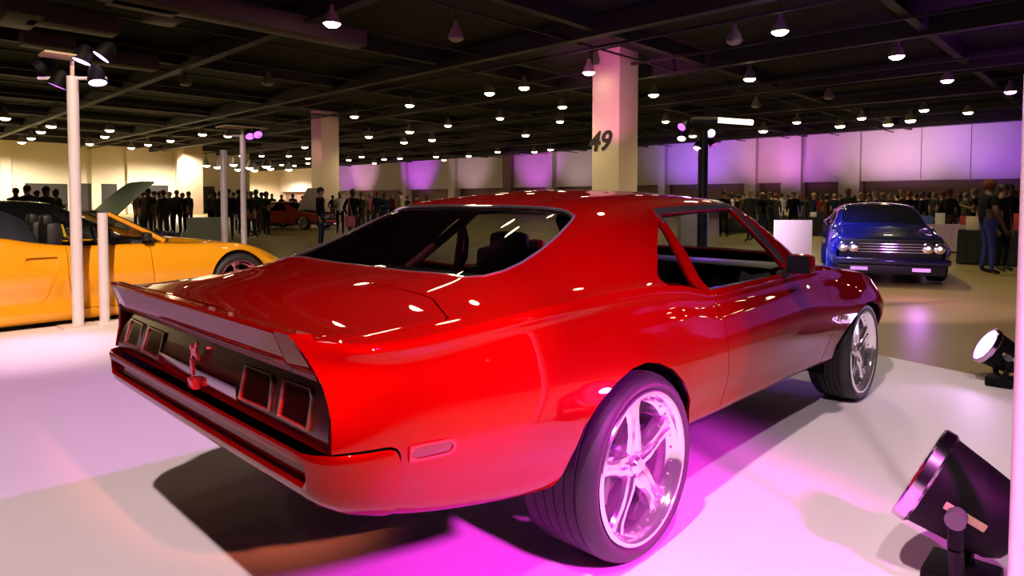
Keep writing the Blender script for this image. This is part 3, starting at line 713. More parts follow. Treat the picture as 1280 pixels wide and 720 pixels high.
for u, v in [(495, 360), (600, 438), (655, 451), (680, 470), (640, 488), (750, 267), (760, 241), (777, 378), (755, 398), (725, 415), (610, 452), (545, 448), (835, 372), (850, 378), (862, 368), (840, 385), (825, 380), (870, 375), (922, 391), (905, 402), (965, 372), (955, 396), (985, 386), (1010, 358), (1025, 366), (925, 415), (945, 402), (1045, 350), (1060, 356), (1040, 372), (430, 428), (445, 440), (380, 345), (560, 402), (690, 490), (720, 452), (800, 400), (780, 440), (820, 430), (740, 470)]: glint(u, v)
print('GLINTS', len(GL), [tuple(round(c, 1) for c in p) for p in GL])
first = {}
for u, v, proto, l, g_ in lamps:
    p = at(u, v, 'Z', 6.2)
    if (p-Vector(CAM_C)).length > 95 or p.y > AY-1 or p.x > WX-1: p = Vector(CAM_C)+Vector(ray(u, v))*(44+(u*7 % 10)*1.6)
    if id(proto) not in first:
        first[id(proto)] = 1; o = proto; o.location = p; o['label'] = l; o['group'] = g_
    else: o = dup(proto, p, label=l, group=g_)
    d = (p-Vector(CAM_C)).length
    if d > 45: o.scale = (1.25,)*3
    o.location.z = p.z

for k, p in enumerate(GL): dup(P0, p, label='lit pendant lamp out of the picture, mirrored in the red paint', group='pendant lamps mirrored in the red paint', scale=1.0)
# ------------------------------------------------------------------ light
w = bpy.data.worlds.new('hall'); SC.world = w; w.use_nodes = True; w.node_tree.nodes['Background'].inputs[0].default_value = (.012, .009, .012, 1)
def lamp(kind, loc, e, col, size=.12, to=None, ang=70, blend=.4):
    l = bpy.data.lights.new('lamp', kind); l.energy = e; l.color = col; l.shadow_soft_size = size
    o = bpy.data.objects.new('lamp', l); COL.objects.link(o); o.location = loc
    if to is not None: o.rotation_euler = (Vector(to)-Vector(loc)).to_track_quat('-Z', 'Y').to_euler()
    if kind == 'SPOT': l.spot_size = radians(ang); l.spot_blend = blend
    return o
WARM = (1.0, .80, .62)
lamp('SPOT', (-3.4, -1.75, 6.4), 1750, (1, .71, .72), .10, (0, 0, 0), 100, .6)                # key over the show floor
lamp('SPOT', (-1.0, -4.6, 3.0), 2500, (1, .04, .86), .20, (0.0, -1.0, .20), 34, .8)      # magenta profile spot on the rear quarter
lamp('SPOT', (-1.5, -4.9, 2.6), 3000, (1, .20, .10), .05, (-.95, -.88, .97), 14.5, 1.0)  # added red spot without a visible source, brightens the upper rear quarter
lamp('SPOT', (9.0, -.25, 2.7), 5600, (.72, .10, 1), .05, (-1.5, 2.4, 0), 24, .7)            # violet wash from ahead of the car
lamp('SPOT', (-2.6, -3.6, 6.2), 800, (1, .76, .84), .12, (2.2, -2.7, 0), 62, 1.0)  # added fill from an unseen source for the floor right of the car
def down(x, y, e, c, z=5.9, ang=150): lamp('SPOT', (x, y, z), e, c, .2, (x, y, 0), ang, .5)
for x, y in ((12, 3), (17, 16), (24, 8), (30, 20), (40, 8), (44, 28), (24, 34), (38, 48), (45, 66)): down(x, y, 760, (1, .84, .48))
for x in (-20, -6, 8, 22): down(x, WY-6, 8000, (1, .86, .66), 6.4, 165)
for x in (38, 48): down(x, AY-7, 8000, (1, .86, .66), 5.8, 165)
for x, y in ((0, 26), (4, 44), (-12, 40)): down(x, y, 760, (1, .84, .48))
# coloured washes on the pale right wall
for u, c_, e in ((1245, (.45, .12, 1), 9000), (1130, (.95, .5, .95), 9000), (1085, (1, .6, .75), 5000), (1010, (.8, .2, 1), 7000), (965, (1, .35, .75), 7000), (872, (.35, .08, 1), 11000), (905, (.7, .3, 1), 5000), (842, (.5, .3, 1), 3000), (725, (1, .7, .75), 4000), (672, (.8, .12, 1), 9000), (590, (1, .6, .75), 4000), (525, (.65, .08, 1), 12000), (455, (1, .45, .8), 8000), (435, (.7, .1, 1), 6000), (1180, (.9, .55, .9), 5000)):
    p = wall_pt(u); lamp('SPOT', (WX-7, p.y-.0, 1.6), e*.21, c_, .15, (WX, p.y, 6.4), 62, .9)

for o_, h_ in ((c1, 1), (c2, 0)):  # spots added to warm the columns and tint their tops, sources unseen
    x, y = o_.location.x, o_.location.y
    lamp('SPOT', (x-9, y-1.0, 2.2), 1000, (1, .74, .42), .1, (x, y, 3.0), 34, .5); lamp('SPOT', (x-7, y-2.5, 1.6), 2600 if h_ else 500, (1, .18, .62), .1, (x, y, 6.8), 40, .5)
    lamp('SPOT', (x+1, y-9.0, 2.2), 500, (1, .62, .40), .1, (x, y, 4.0), 40, .5)
down(11.5, -1.5, 170, (1, .75, .8), 5.9, 80)  # downlight added to brighten the heavy man
for y_ in (-6, -13, -21, -30): lamp('SPOT', (WX-7, y_, 1.6), 2600, (.45, .12, 1), .15, (WX, y_, 5.5), 70, .9)  # added outside the view so the door window moulding mirrors violet
# ================================================================== stage gear
LAMPK = mat('black_lamp_body', (.003, .0028, .003), .6, bump=(40, .05), spec=.12); ALU = mat('pink_lit_pole', (.80, .72, .74), .35, .1)
LEDV = mat('violet_led', (.9, .6, 1), .3, emit=(.50, .10, 1.0), es=2.4); LEDW = mat('white_violet_led', (1, .9, 1), .3, emit=(.85, .50, 1.0), es=4); LEDM = mat('magenta_led', (1, .5, 1), .3, emit=(1, .06, .9), es=.6)
TAN = mat('tan_plate', (.45, .30, .18), .5); VRIM = mat('violet_lit_rim', (.75, .45, .8), .18, 1.0); GREY = mat('grey_plastic', (.07, .07, .065), .5)  # VRIM: purple light on the lens ring is put into its colour
def par_lamp(label, loc, aim, led, post=.25, s=1.0):
    """moving PAR can: yoke, tapered body, lens ring; aim is a direction"""
    t = thing('stage_lamp', label, 'stage light', loc); d = Vector(aim).normalized(); h = Vector((0, 0, post+.17*s))
    side = d.cross(Vector((0, 0, 1))).normalized(); up = side.cross(d)
    mt_ = ori(h, side, up, d)
    bm = bmesh.new(); lathe(bm, [(0, -.20*s), (.07*s, -.198*s), (.115*s, -.18*s), (.145*s, -.14*s), (.158*s, -.08*s), (.172*s, .0), (.186*s, .09*s), (.192*s, .13*s), (.194*s, .135*s), (.185*s, .15*s), (.17*s, .15*s), (.165*s, .11*s)], 40, mt_); b = obj('lamp_body', fixn(bm), LAMPK, t, angle=30)
    bm = bmesh.new(); lathe(bm, [(.195*s, .115*s), (.203*s, .125*s), (.203*s, .165*s), (.195*s, .172*s), (.178*s, .168*s), (.178*s, .12*s)], 40, mt_, True); obj('lens_ring', fixn(bm), VRIM, b, angle=30)
    bm = bmesh.new(); lathe(bm, [(0, .158*s), (.178*s, .150*s), (.178*s, .12*s), (0, .12*s)], 40, mt_); obj('lens', fixn(bm), led, b, angle=30)
    for k in range(7):
        a = 2*pi*k/6; r = .10*s if k < 6 else 0; bm = bmesh.new(); lathe(bm, [(0, .172*s), (.025*s, .168*s), (.03*s, .152*s)], 12, mt_ @ Matrix.Translation((r*cos(a), r*sin(a), 0))); obj('led', fixn(bm), led, b)
    bm = bmesh.new(); box(bm, (0, 0, 0), (.012*s, .03*s, .14*s), None, .004); o = obj('side_plate', bm, TAN, b); o.matrix_local = ori(h-side*0.0, side, up, d) @ Matrix.Translation((.168*s, .01*s, -.02*s)) @ Matrix.Rotation(.13, 4, 'Y')
    bm = bmesh.new(); box(bm, (0, 0, 0), (.012*s, .03*s, .14*s), None, .004); o = obj('side_plate', bm, TAN, b); o.matrix_local = ori(h, side, up, d) @ Matrix.Translation((-.168*s, .01*s, -.02*s)) @ Matrix.Rotation(-.13, 4, 'Y')
    for q in (-1, 1):   # yoke arm
        bm = bmesh.new(); sd = Vector((side.x, side.y, 0)).normalized(); p = h+sd*q*.205*s
        pts = [p, p+Vector((0, 0, -.11*s)), Vector((sd.x*q*.13*s, sd.y*q*.13*s, .07)), Vector((sd.x*q*.05, sd.y*q*.05, .06))]
        for a, c in zip(pts, pts[1:]): tube(bm, [a, c], .026*s, 8)
        obj('yoke_arm', bm, LAMPK, t)
        bm = bmesh.new(); lathe(bm, [(0, -.03*s), (.034*s, -.03*s), (.034*s, .03*s), (0, .03*s)], 16, ori(p, up, d, sd)); obj('yoke_knob', fixn(bm), GREY, t, angle=30)
    bm = bmesh.new(); box(bm, (0, 0, .035), (.24*s, .24*s, .07), None, .015); obj('lamp_base', bm, LAMPK, t)
    return t, Vector(loc)+h+d*.2*s
# big lamp at lower right, violet lamp beyond it
R1 = Vector(CR); R1.z = 0; F1 = Vector(_d); F1.z = 0
p1 = Vector(CAM_C)+Vector(ray(1205, 622))*2.30
t1, l1 = par_lamp('large black stage lamp on a yoke at lower right, aimed at the car', (p1.x, p1.y, 0), -R1*.80+F1*.70+Vector((0, 0, .50)), LEDM, post=p1.z-.16, s=.90)
p2 = at(1250, 482, 'Z', 0)
t2, l2 = par_lamp('black stage lamp with glowing violet lens, on the floor past the front wheel', (p2.x, p2.y, 0), -R1*.80+F1*.30+Vector((0, 0, .50)), LEDW, post=.12, s=.70)
# cable of the near lamp
bm = bmesh.new(); q = Vector((p1.x, p1.y, 0)); tube(bm, [q+R1*.20+Vector((0, 0, p1.z-.02)), q+R1*.27+Vector((0, 0, p1.z-.12)), q+R1*.22+Vector((0, 0, .22)), q+R1*.28+F1*.1+Vector((0, 0, .02)), q+R1*.9+Vector((0, 0, .012))], .009, 8)
cb = obj('lamp_cable', bm, BLACK, t1)
lamp('SPOT', l1, 90, (1, .02, .66), .04, (-.32, -.80, .30), 60, .6)
lamp('SPOT', l2, 14, (.80, .45, 1), .10, (1.2, -1.4, .2), 120, .8)
# poles of light stands
def pole_base(bm, r=.26): box(bm, (0, 0, .012), (2*r, 2*r, .024), None, .004)
def stand(label, x, y, h, r, m, heads, bar, rz=0, plate=True):
    t = thing('light_stand', label, 'light stand', (x, y, 0))
    bm = bmesh.new(); tube(bm, [(0, 0, .02), (0, 0, h)], r, 16); obj('pole', bm, m, t, angle=40)
    if plate: bm = bmesh.new(); pole_base(bm, plate if plate is not True else .2); obj('base_plate', bm, m, t)
    if bar:
        bm = bmesh.new(); tube(bm, [(0, 0, h), (0, 0, h+.16)], .02, 8); c, s = bar; box(bm, c+Vector((0, 0, h)), s, None, .02); obj('top_panel', bm, mat('beige_panel', (.55, .42, .28), .5), t)
    if heads:
        bm = bmesh.new(); tube(bm, [Vector((CR[0], CR[1], 0))*-.36+Vector((0, 0, h-.02)), Vector((CR[0], CR[1], 0))*.36+Vector((0, 0, h-.02))], .018, 8); obj('crossbar', bm, m, t)
    for dx, dz, tilt, led in heads:
        c = Vector((CR[0]*dx, CR[1]*dx, h+dz)); d = (Vector((CR[0]*tilt[0], CR[1]*tilt[0], tilt[1]))-Vector((_d[0], _d[1], 0))*tilt[2]).normalized(); x_, y_, z_ = frame(d)
        bm = bmesh.new(); lathe(bm, [(0, -.13), (.05, -.13), (.075, -.08), (.09, .0), (.10, .05), (.085, .05)], 20, ori(c, x_, y_, z_)); hd = obj('lamp_head', fixn(bm), LAMPK, t, angle=40)
        bm = bmesh.new(); lathe(bm, [(0, .055), (.092, .048), (.092, .03), (0, .03)], 20, ori(c, x_, y_, z_)); obj('lens', fixn(bm), led, hd)
    return t
b1 = at(98, 409, 'Z', 0); b2 = at(131, 404, 'Z', 0)
H4 = [(-.30, .10, (-.6, -.6, .15), LEDV), (-.14, -.06, (-.3, -.8, .12), LEDV), (.12, .20, (-.25, -.9, .22), LEDW), (.34, .24, (-.5, -.85, .35), LEDW), (.26, -.02, (.25, -.95, .18), LEDW)]
s1o = stand('tall pinkish white light stand with violet lamps, left of the red car spoiler', b1.x, b1.y, 2.66, .055, ALU, H4, (Vector((-.06, .0, .20)), (.42, .30, .03)), plate=.16)
s2o = stand('short pinkish white post standing right beside the tall light stand', b2.x, b2.y, 1.22, .05, ALU, [], None, plate=.09)
p = at(305, 300, 'Y', 11.0); s3o = stand('distant light stand with violet lamp behind the yellow car hood', p.x, 11.0, 2.70, .055, ALU, [(.14, .0, (.4, -.6, .5), LEDV), (.30, .03, (.5, -.6, .6), LEDV)], (Vector((0, 0, .14)), (.9, .5, .03)))
p = at(281, 300, 'Y', 13.0); s4o = stand('distant bare pinkish post left of the distant light stand', p.x, 13.0, 2.52, .075, ALU, [], None)
p = Vector(CAM_C)+Vector(ray(878, 252))*13.4; s5o = stand('dark light stand with lamps and bright bar behind the red car roof', p.x, p.y, 2.78, .10, BLACK, [(-.42, .12, (-.6, -.5, .5), LEDV), (-.44, -.1, (-.2, -.8, .5), mat('warm_led', (1, .9, .7), .3, emit=(1, .85, .6), es=2)), (.14, -.02, (.1, -.3, .9), LEDW), (.2, -.22, (.4, -.8, .3), LEDM), (-.1, -.3, (-.4, -.8, .3), LEDW)], None)
bm = bmesh.new(); R_ = Vector((CR[0], CR[1], 0)); a = Vector((0, 0, 3.02)); tube(bm, [a-R_*.25, a+R_*.28], .06, 8); obj('crossbar', bm, BEAM, s5o)
bm = bmesh.new(); tube(bm, [a+R_*.28, a+R_*1.0-Vector((0, 0, .05))], .055, 8); obj('light_bar', bm, mat('bar_lamp', (1, .9, .8), .3, emit=(1, .78, .6), es=2.2), s5o)
pr = Vector(CAM_C)+Vector(ray(1281.5, 400))*2.0
t = thing('light_stand', 'pinkish pole cut by the right edge of the frame', 'light stand', (pr.x, pr.y, 0))
bm = bmesh.new(); tube(bm, [(0, 0, .02), (0, 0, 1.74)], .023, 16); obj('pole', bm, ALU, t, angle=40)
bm = bmesh.new(); tube(bm, [(0, 0, 1.72), (0, 0, 2.6)], .019, 16); obj('upper_pole', bm, BEAM, t, angle=40)
bm = bmesh.new(); pole_base(bm, .05); obj('base_plate', bm, ALU, t)
# violet/pink washes
lamp('SPOT', (b1.x, b1.y-.1, 2.75), 260, (.80, .35, 1), .05, (-.9, 4.95, 0), 40, .9)
lamp('SPOT', (b1.x+.3, b1.y-.2, 2.8), 60, (.8, .25, 1), .08, (.9, 3.2, .3), 50, .8)
lamp('SPOT', (1.7, 2.3, .22), 200, (.40, .04, 1), .08, (.85, -1.0, .05), 40, .8)  # unseen floor lamp past the car, read off the violet glow under it
for x_, y_, e_, c_ in ((b1.x-1, b1.y+1, 170, (1, .12, .40)), (b1.x+4, b1.y+2, 160, (1, .12, .45)), (6.5, 7.5, 260, (.75, .06, .9)), (14, 3.5, 260, (.5, .10, 1)), (22, -1.5, 700, (.6, .06, 1))): lamp('SPOT', (x_, y_, 3.4), e_, c_, .1, (x_+1.5, y_+1.5, 7), 120, .8)  # uplights added to tint the ceiling steel, no fixtures built for them
lamp('SPOT', tuple(Vector((p.x, p.y, 2.9))), 420, (.32, .06, 1), .08, (2.3, -1.0, 1.15), 22, .7)
# sign board beyond the fender
pb = Vector(CAM_C)+Vector(ray(991, 306))*8.2
t = thing('sign_board', 'blank pinkish white sign board on an easel beyond the door mirror', 'sign board', (pb.x, pb.y, 0), YAW-pi/2+.12)
bm = bmesh.new(); box(bm, (0, 0, .82), (.50, .02, .62), Matrix.Rotation(radians(1.5), 3, 'Y') and None, .004); obj('board', bm, mat('white_board', (.85, .8, .84), .5), t)
for x, y in ((-.2, .04), (.2, .04), (0, .35)):
    bm = bmesh.new(); tube(bm, [(x, y, .0), (x*.5, .04, 1.10)], .012, 8); obj('easel_leg', bm, BLACK, t)
lamp('SPOT', (pb.x-3, pb.y+1.5, 2.6), 1800, (.95, .62, 1), .1, (pb.x, pb.y, .8), 30, .6)  # added spot that brightens the board, its source unseen

# ================================================================== generic show car (coarser loft of the same proportions)
XC = np.arange(-1.38, 3.6201, .08)
SIDEc = grid([[(x, -y, z) for y, z in side_sec(x, 22)] for x in XC]); _u = []
for x in XC:
    s = up_sec(x, 30); _u.append([(x, -y, z) for y, z in s]+[(x, y, z) for y, z in s[::-1][1:]])
UPPERc = outward(grid(_u), (1, 0, .6)); SIDEc = outward(SIDEc, (1, 0, .6))
def show_car(name, label, cat, loc, rz, paint, group=None, hood_up=0, rim=None, hoodm=None, front=True, top=True):
    t = thing(name, label, cat, loc, rz, group); sh = lambda m: (m[0]-np.array([1.14, 0, .06]), m[1])
    sd = clip(clip(SIDEc, f_arch), lambda V: 3.55-V[:, 0]); upp = clip(clip(UPPERc, f_open), lambda V: 3.55-V[:, 0])
    hm = clip(upp, lambda V: sdf(HOOD, XY(V))-.004); upp = clip(upp, lambda V: -sdf(HOOD, XY(V))-.004)
    V, F = sh(join(sd, mirror(sd), upp)); vf('body_shell', V, F, paint, t)
    V, F = sh(hm)
    if hood_up:
        px, pz = 2.25-1.14, .93; a = -hood_up; V = V.copy(); x = V[:, 0]-px; z = V[:, 2]-pz; V[:, 0] = px+x*cos(a)+z*sin(a); V[:, 2] = pz-x*sin(a)+z*cos(a)
    vf('hood', *thick((V, F), .02), hoodm or paint, t)
    for nm, f in (('windshield', lambda V: sdf(WS, XY(V))), ('rear_window', lambda V: sdf(BACKL, XY(V))), ('side_windows', lambda V: np.maximum(f_side(DWIN)(V), f_side(QWIN)(V)))):
        if nm == 'side_windows':
            for s in (-1, 1): vf('side_window', *sh(offset(clip(clip(UPPERc, f), lambda V: s*V[:, 1]), -.01)), mat('dark_glass', (.01, .01, .012), .05, 0, 1), t)
        else: vf(nm, *sh(offset(clip(UPPERc, f), -.01)), mat('dark_glass', (.01, .01, .012), .05, 0, 1), t)
    for x, y in ((-1.14, .93), (1.63, .91)):
        for s in (-1, 1): wheel('wheel', x, s*y, .34, .26, .26, 1.0, s, t, rim, True)
    xf = 2.40
    bm = bmesh.new(); box(bm, (xf, 0, .56), (.10, 1.50, .34), None, .03); fa = obj('front_panel', bm, BLACK, t)
    bm = bmesh.new(); box(bm, (1.2, 0, .28), (2.2, 1.3, .1)); box(bm, (-1.2, 0, .45), (1.2, 1.3, .2)); obj('underbody', bm, MATTE, t)
    bm = bmesh.new(); box(bm, (-2.38, 0, .75), (.06, 1.55, .36), None, .02); obj('tail_panel', bm, BLACK, t)
    if front:
        for k in range(4): bm = bmesh.new(); box(bm, (xf+.055, 0, .53+.045*k), (.02, 1.0, .010)); obj('grille_bar', bm, CHROME, fa)
        for y in (-.70, -.54, .54, .70):
            bm = bmesh.new(); lathe(bm, [(.082, 0), (.088, .03), (.075, .035), (0, .045)], 20, ori((xf+.045, y, .61), (0, 1, 0), (0, 0, 1), (1, 0, 0))); hl = obj('headlight', fixn(bm), CHROME, t)
            bm = bmesh.new(); lathe(bm, [(.03, .05), (0, .056)], 12, ori((xf+.045, y, .61), (0, 1, 0), (0, 0, 1), (1, 0, 0))); obj('headlight_bulb', fixn(bm), mat('dim_headlight', (1, 1, .9), .3, emit=(1, .95, .8), es=1.6), hl)
        bm = bmesh.new(); box(bm, (xf+.06, 0, .38), (.16, 1.72, .11), None, .04); obj('front_bumper', bm, paint, t)
        bm = bmesh.new(); box(bm, (xf+.02, 0, .24), (.12, 1.60, .16), None, .04); obj('chin_spoiler', bm, BLACK, t)
        for y in (-.45, .45): bm = bmesh.new(); box(bm, (xf+.09, y, .25), (.02, .26, .06), None, .01); obj('fog_lamp', bm, mat('fog_led', (1, .8, 1), .3, emit=(.8, .25, 1), es=.6) , t)
    return t
BLACK_BLUELIT = mat('black_paint_blue_lit', (.016, .02, .09), .25, .4, 1.0)  # black paint with the blue light on it put into the colour
blue_pos = Vector(CAM_C)+Vector(ray(1092, 252))*12.3
show_car('blue_lit_show_car', 'black muscle car in blue light seen from the front with quad headlights at right', 'car', (blue_pos.x+.9, blue_pos.y+.2, 0), pi+radians(20), BLACK_BLUELIT)
lamp('SPOT', (blue_pos.x-3.2, blue_pos.y+1.5, 2.6), 6500, (.02, .05, 1), .1, (blue_pos.x-1.0, blue_pos.y+.9, .5), 50, .8)
lamp('POINT', (blue_pos.x-3.0, blue_pos.y-1.4, .5), 14, (.7, .2, 1), .1)
show_car('show_car', 'dark car with its grey-green hood raised, behind the yellow car on the left', 'car', (.2, 12.0, 0), radians(4), mat('black_paint', (.010, .010, .012), .25, 0, 1.), hood_up=radians(50), hoodm=mat('grey_green_paint', (.20, .26, .16), .35, .1, .6))
show_car('show_car', 'orange-red show car under its raised white hood, far off left of the rear window', 'car', tuple(Vector(CAM_C)*Vector((1, 1, 0))+Vector((ray(362, 252)[0], ray(362, 252)[1], 0))*33), radians(-70), mat('orange_paint', (.65, .07, .02), .3, 0, .8), hood_up=radians(70), hoodm=mat('white_hood', (.7, .66, .6), .4, 0, .5))

# ================================================================== yellow sports car
YEL = mat('yellow_paint', (.86, .37, .003), .35, 0, 1.0, coat_rough=.03)
YX = [-2.5, -2.2, -1.7, -1.25, -.9, -.5, -.1, .3, .6, 1.0, 1.3, 1.6, 1.9, 2.2, 2.45, 2.6]
YT = dict(W=[.72, .84, .93, .955, .945, .91, .885, .88, .885, .90, .92, .93, .91, .86, .74, .52], ys=[.6, .72, .80, .82, .79, .76, .75, .76, .77, .78, .78, .77, .74, .68, .55, .36],
          zs=[.82, .90, .95, .985, .955, .875, .838, .838, .835, .82, .815, .80, .72, .57, .44, .37], zb=[.30, .20, .10, .06, .05, .045, .04, .04, .04, .04, .05, .06, .08, .11, .16, .2], zm=[.55, .55, .55, .52, .5, .5, .48, .46, .46, .46, .46, .45, .42, .38, .33, .3])
YC = [.86, .94, .98, 1.0, .98, .93, .90, .90, .905, .885, .85, .80, .73, .62, .50, .40]
def ysec(x, n=30):
    q = {k: float(pchip(YX, a, np.array([x]))[0]) for k, a in YT.items()}; W, ys, zs, zb, zm = q['W'], q['ys'], q['zs'], q['zb'], q['zm']
    return spline([(W-.12, zb-.01), (W-.05, zb), (W-.03, zb+.06), (W-.05, zb+.5*(zm-zb)), (W, zm), (W-.25*(W-ys), zm+.6*(zs-zm)), (ys+.02, zs-.012), (ys, zs)], n)
def ytop(x, n=24):
    ys, zs, zc = [float(pchip(YX, a, np.array([x]))[0]) for a in (YT['ys'], YT['zs'], YC)]
    dip = .02*math.exp(-((x-1.55)/.5)**2)
    return spline([(ys, zs), (ys-.05, zs+.008), (ys-.16, zs+.25*(zc-zs)-dip), (ys*.55, zs+.8*(zc-zs)), (ys*.25, zc-.003), (0, zc)], n)
YG = np.arange(-2.5, 2.601, .05)
ysd = outward(grid([[(x, -y, z) for y, z in ysec(x)] for x in YG]), (0, 0, .5)); _u = []
for x in YG:
    s = ytop(x); _u.append([(x, -y, z) for y, z in s]+[(x, y, z) for y, z in s[::-1][1:]])
yup = outward(grid(_u), (0, 0, .4))
def circ(cx, cz, r, n=40): return [(cx+r*cos(2*pi*k/n), cz+r*sin(2*pi*k/n)) for k in range(n)]
A1, A2 = circ(1.585, .36, .365), circ(-1.46, .38, .385)
ysd = clip(ysd, lambda V: np.minimum(-sdf(A1, XZ(V)), -sdf(A2, XZ(V))))
YD = [(-.30, .96), (-.30, .50), (-.24, .16), (.50, .14), (.57, .4), (.55, .6), (.54, .96)]
SCO = [(-.72, .765), (-.38, .765), (-.36, .72), (-.40, .5), (-.50, .215), (-.56, .20), (-.62, .38), (-.68, .58)]
ydoor = clip(ysd, lambda V: sdf(YD, XZ(V))-.003); yrest = clip(clip(ysd, lambda V: -sdf(YD, XZ(V))-.003), lambda V: -sdf(SCO, XZ(V)))
ysc = offset(clip(ysd, lambda V: sdf(SCO, XZ(V))), -.035)
COCK = [(-.62, 0), (-.62, -.60), (-.45, -.70), (.45, -.71), (.62, -.66), (.70, -.3), (.72, 0)]; COCK = COCK+[(x, -y) for x, y in COCK[::-1][1:-1]]
yhood = clip(yup, lambda V: -sdf(COCK, XY(V)))
yc = thing('yellow_sports_car', 'low yellow open-top sports car with black interior, behind the light stand at left', 'car', (0, 7.08, 0))
for s in (0, 1):
    mm = mirror if s else (lambda m: m)
    vf('body_side', *thick(mm(yrest), .02), YEL, yc); vf('door', *thick(mm(ydoor), .03), YEL, yc); so = vf('side_scoop', *mm(ysc), YEL, yc)
    vf('scoop_edge', *thick(mm(offset(clip(clip(ysd, lambda V: sdf(SCO, XZ(V))), lambda V: .02-sdf(SCO, XZ(V))), .002)), .03), YEL, so)
HC = [(.80, -.66), (1.3, -.64), (2.0, -.52), (2.3, -.3), (2.33, 0)]; HC = HC+[(x, -y) for x, y in HC[::-1][1:-1]]; HC = [(.79, .64), (.79, -.64)]+HC[1:-1]
vf('hood', *thick(clip(yhood, lambda V: sdf(HC, XY(V))-.003), .02), YEL, yc)
yr_ = clip(yhood, lambda V: -sdf(HC, XY(V))-.003); vf('front_deck', *thick(clip(yr_, lambda V: V[:, 0]), .02), YEL, yc); vf('rear_deck', *thick(clip(yr_, lambda V: -V[:, 0]-.001), .02), YEL, yc)
inner = join(offset(ysd, -.05), mirror(offset(ysd, -.05))); vf('inner_body', *inner, MATTE, yc)
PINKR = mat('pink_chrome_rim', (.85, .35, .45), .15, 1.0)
for x in (1.585, -1.46):
    for s in (-1, 1): wheel('wheel', x, s*.90, .335, .255, .28, .5, s, yc, PINKR, True)
bm = bmesh.new(); box(bm, (-.05, 0, .40), (1.4, 1.4, .6), None, .05); obj('cabin_tub', bm, INTER, yc)
CLOTH = mat('navy_black_cloth', (.012, .013, .024), .7, bump=(30, .2))
hump = outward(grid([[(x, yy*h, z0+(z1-z0)*(1-abs(yy)**3.2)) for yy in np.linspace(-1, 1, 25)] for x, h, z0, z1 in ((-2.2, .5, .88, .90), (-1.7, .66, .92, 1.10), (-1.3, .72, .94, 1.22), (-1.0, .74, .93, 1.245), (-.75, .74, .90, 1.23), (-.60, .74, .86, 1.15), (-.52, .73, .84, 1.0), (-.47, .72, .82, .88))]), (-1, 0, .8))
vf('folded_top', *thick(hump, .02), CLOTH, yc)
for s in (-1, 1):
    bm = bmesh.new(); box(bm, (-.10, s*.36, .60), (.5, .48, .18), None, .05); box(bm, (-.36, s*.36, .86), (.16, .46, .50), None, .06); box(bm, (-.40, s*.36, 1.12), (.10, .24, .15), None, .04); st = obj('seat', bm, INTER, yc)
    bm = bmesh.new(); tube(bm, [(-.28, s*.50, 1.08), (-.24, s*.48, .95), (-.12, s*.30, .84)], .018, 6); obj('seat_belt', bm, mat('yellow_belt', (.7, .45, .02), .6), st)
    bm = bmesh.new(); tube(bm, [(.74, s*.70, .86), (.58, s*.675, .96), (.16, s*.60, 1.20)], [.03, .026, .024], 8); obj('windshield_pillar', bm, YEL, yc)
    bm = bmesh.new(); tube(bm, [(.79, s*.68, .86), (.62, s*.655, .965), (.19, s*.585, 1.20)], .02, 8); obj('pillar_seal', bm, BLACK, yc)
    bm = bmesh.new(); box(bm, (.50, s*.83, .93), (.10, .16, .10), None, .035); obj('mirror', bm, BLACK, yc)
bm = bmesh.new(); tube(bm, [(.16, -.60, 1.20), (.12, -.3, 1.215), (.11, 0, 1.22), (.12, .3, 1.215), (.16, .60, 1.20)], .022, 8); obj('windshield_header', bm, mat('grey_header', (.3, .28, .28), .3, .5), yc)
ws = outward(grid([[(x+.06*(1-(yy)**2)*q, yy*h, z) for yy in np.linspace(-1, 1, 13)] for x, h, z, q in ((.76, .68, .86, 1), (.46, .645, 1.03, .8), (.17, .59, 1.19, .5))]), (-.5, 0, .6)); vf('windshield', *ws, TINT, yc)
bm = bmesh.new(); box(bm, (.52, 0, .80), (.30, 1.36, .18), None, .05); obj('dashboard', bm, INTER, yc)
bm = bmesh.new(); tube(bm, [Vector((.28-.05*sin(a_), .36+.17*cos(a_), .90+.16*sin(a_))) for a_ in np.linspace(0, 2*pi, 25)], .014, 8, False); obj('steering_wheel', bm, INTER, yc)
lamp('SPOT', (-2.2, 1.2, 5.6), 1900, (1, .74, .50), .1, (-.1, 6.6, .7), 48, .8)
lamp('SPOT', (-3, 8.5, 4.5), 500, (1, .85, .7), .1, (.2, 12.0, 1.2), 50, .6)  # spot added to lift the raised hood of the dark car
lamp('SPOT', (-1.5, 7.5, 3.5), 700, (1, .72, .66), .1, (4.5, 12, 1.2), 30, .7)  # small spot added to brighten the distant poles
# ================================================================== visitors
SKINT = [mat('skin_light', (.55, .33, .24), .6), mat('skin_tan', (.38, .21, .13), .6), mat('skin_brown', (.17, .085, .05), .6), mat('skin_deep', (.09, .045, .028), .6)]
def cl(n, c): return mat('cloth_'+n, c, .9, bump=(50, .15), spec=.08)
CLO = {'black': cl('black', (.010, .010, .012)), 'dark grey': cl('dark_grey', (.035, .034, .036)), 'navy': cl('navy', (.012, .016, .045)), 'brown': cl('brown', (.07, .04, .022)), 'dark red': cl('dark_red', (.18, .016, .018)),
       'olive': cl('olive', (.06, .055, .025)), 'white': cl('white', (.6, .56, .55)), 'grey': cl('grey', (.16, .15, .16)), 'blue': cl('blue', (.045, .055, .22)), 'denim': cl('denim', (.03, .045, .10)), 'pink': cl('pink', (.5, .14, .2)), 'tan': cl('tan', (.34, .23, .12))}
HAIRS = {'dark': mat('hair_dark', (.010, .008, .007), .6), 'brown': mat('hair_brown', (.05, .025, .012), .6), 'fair': mat('hair_fair', (.28, .17, .07), .6), 'grey': mat('hair_grey', (.25, .24, .23), .7), 'cap': cl('cap', (.16, .05, .03))}
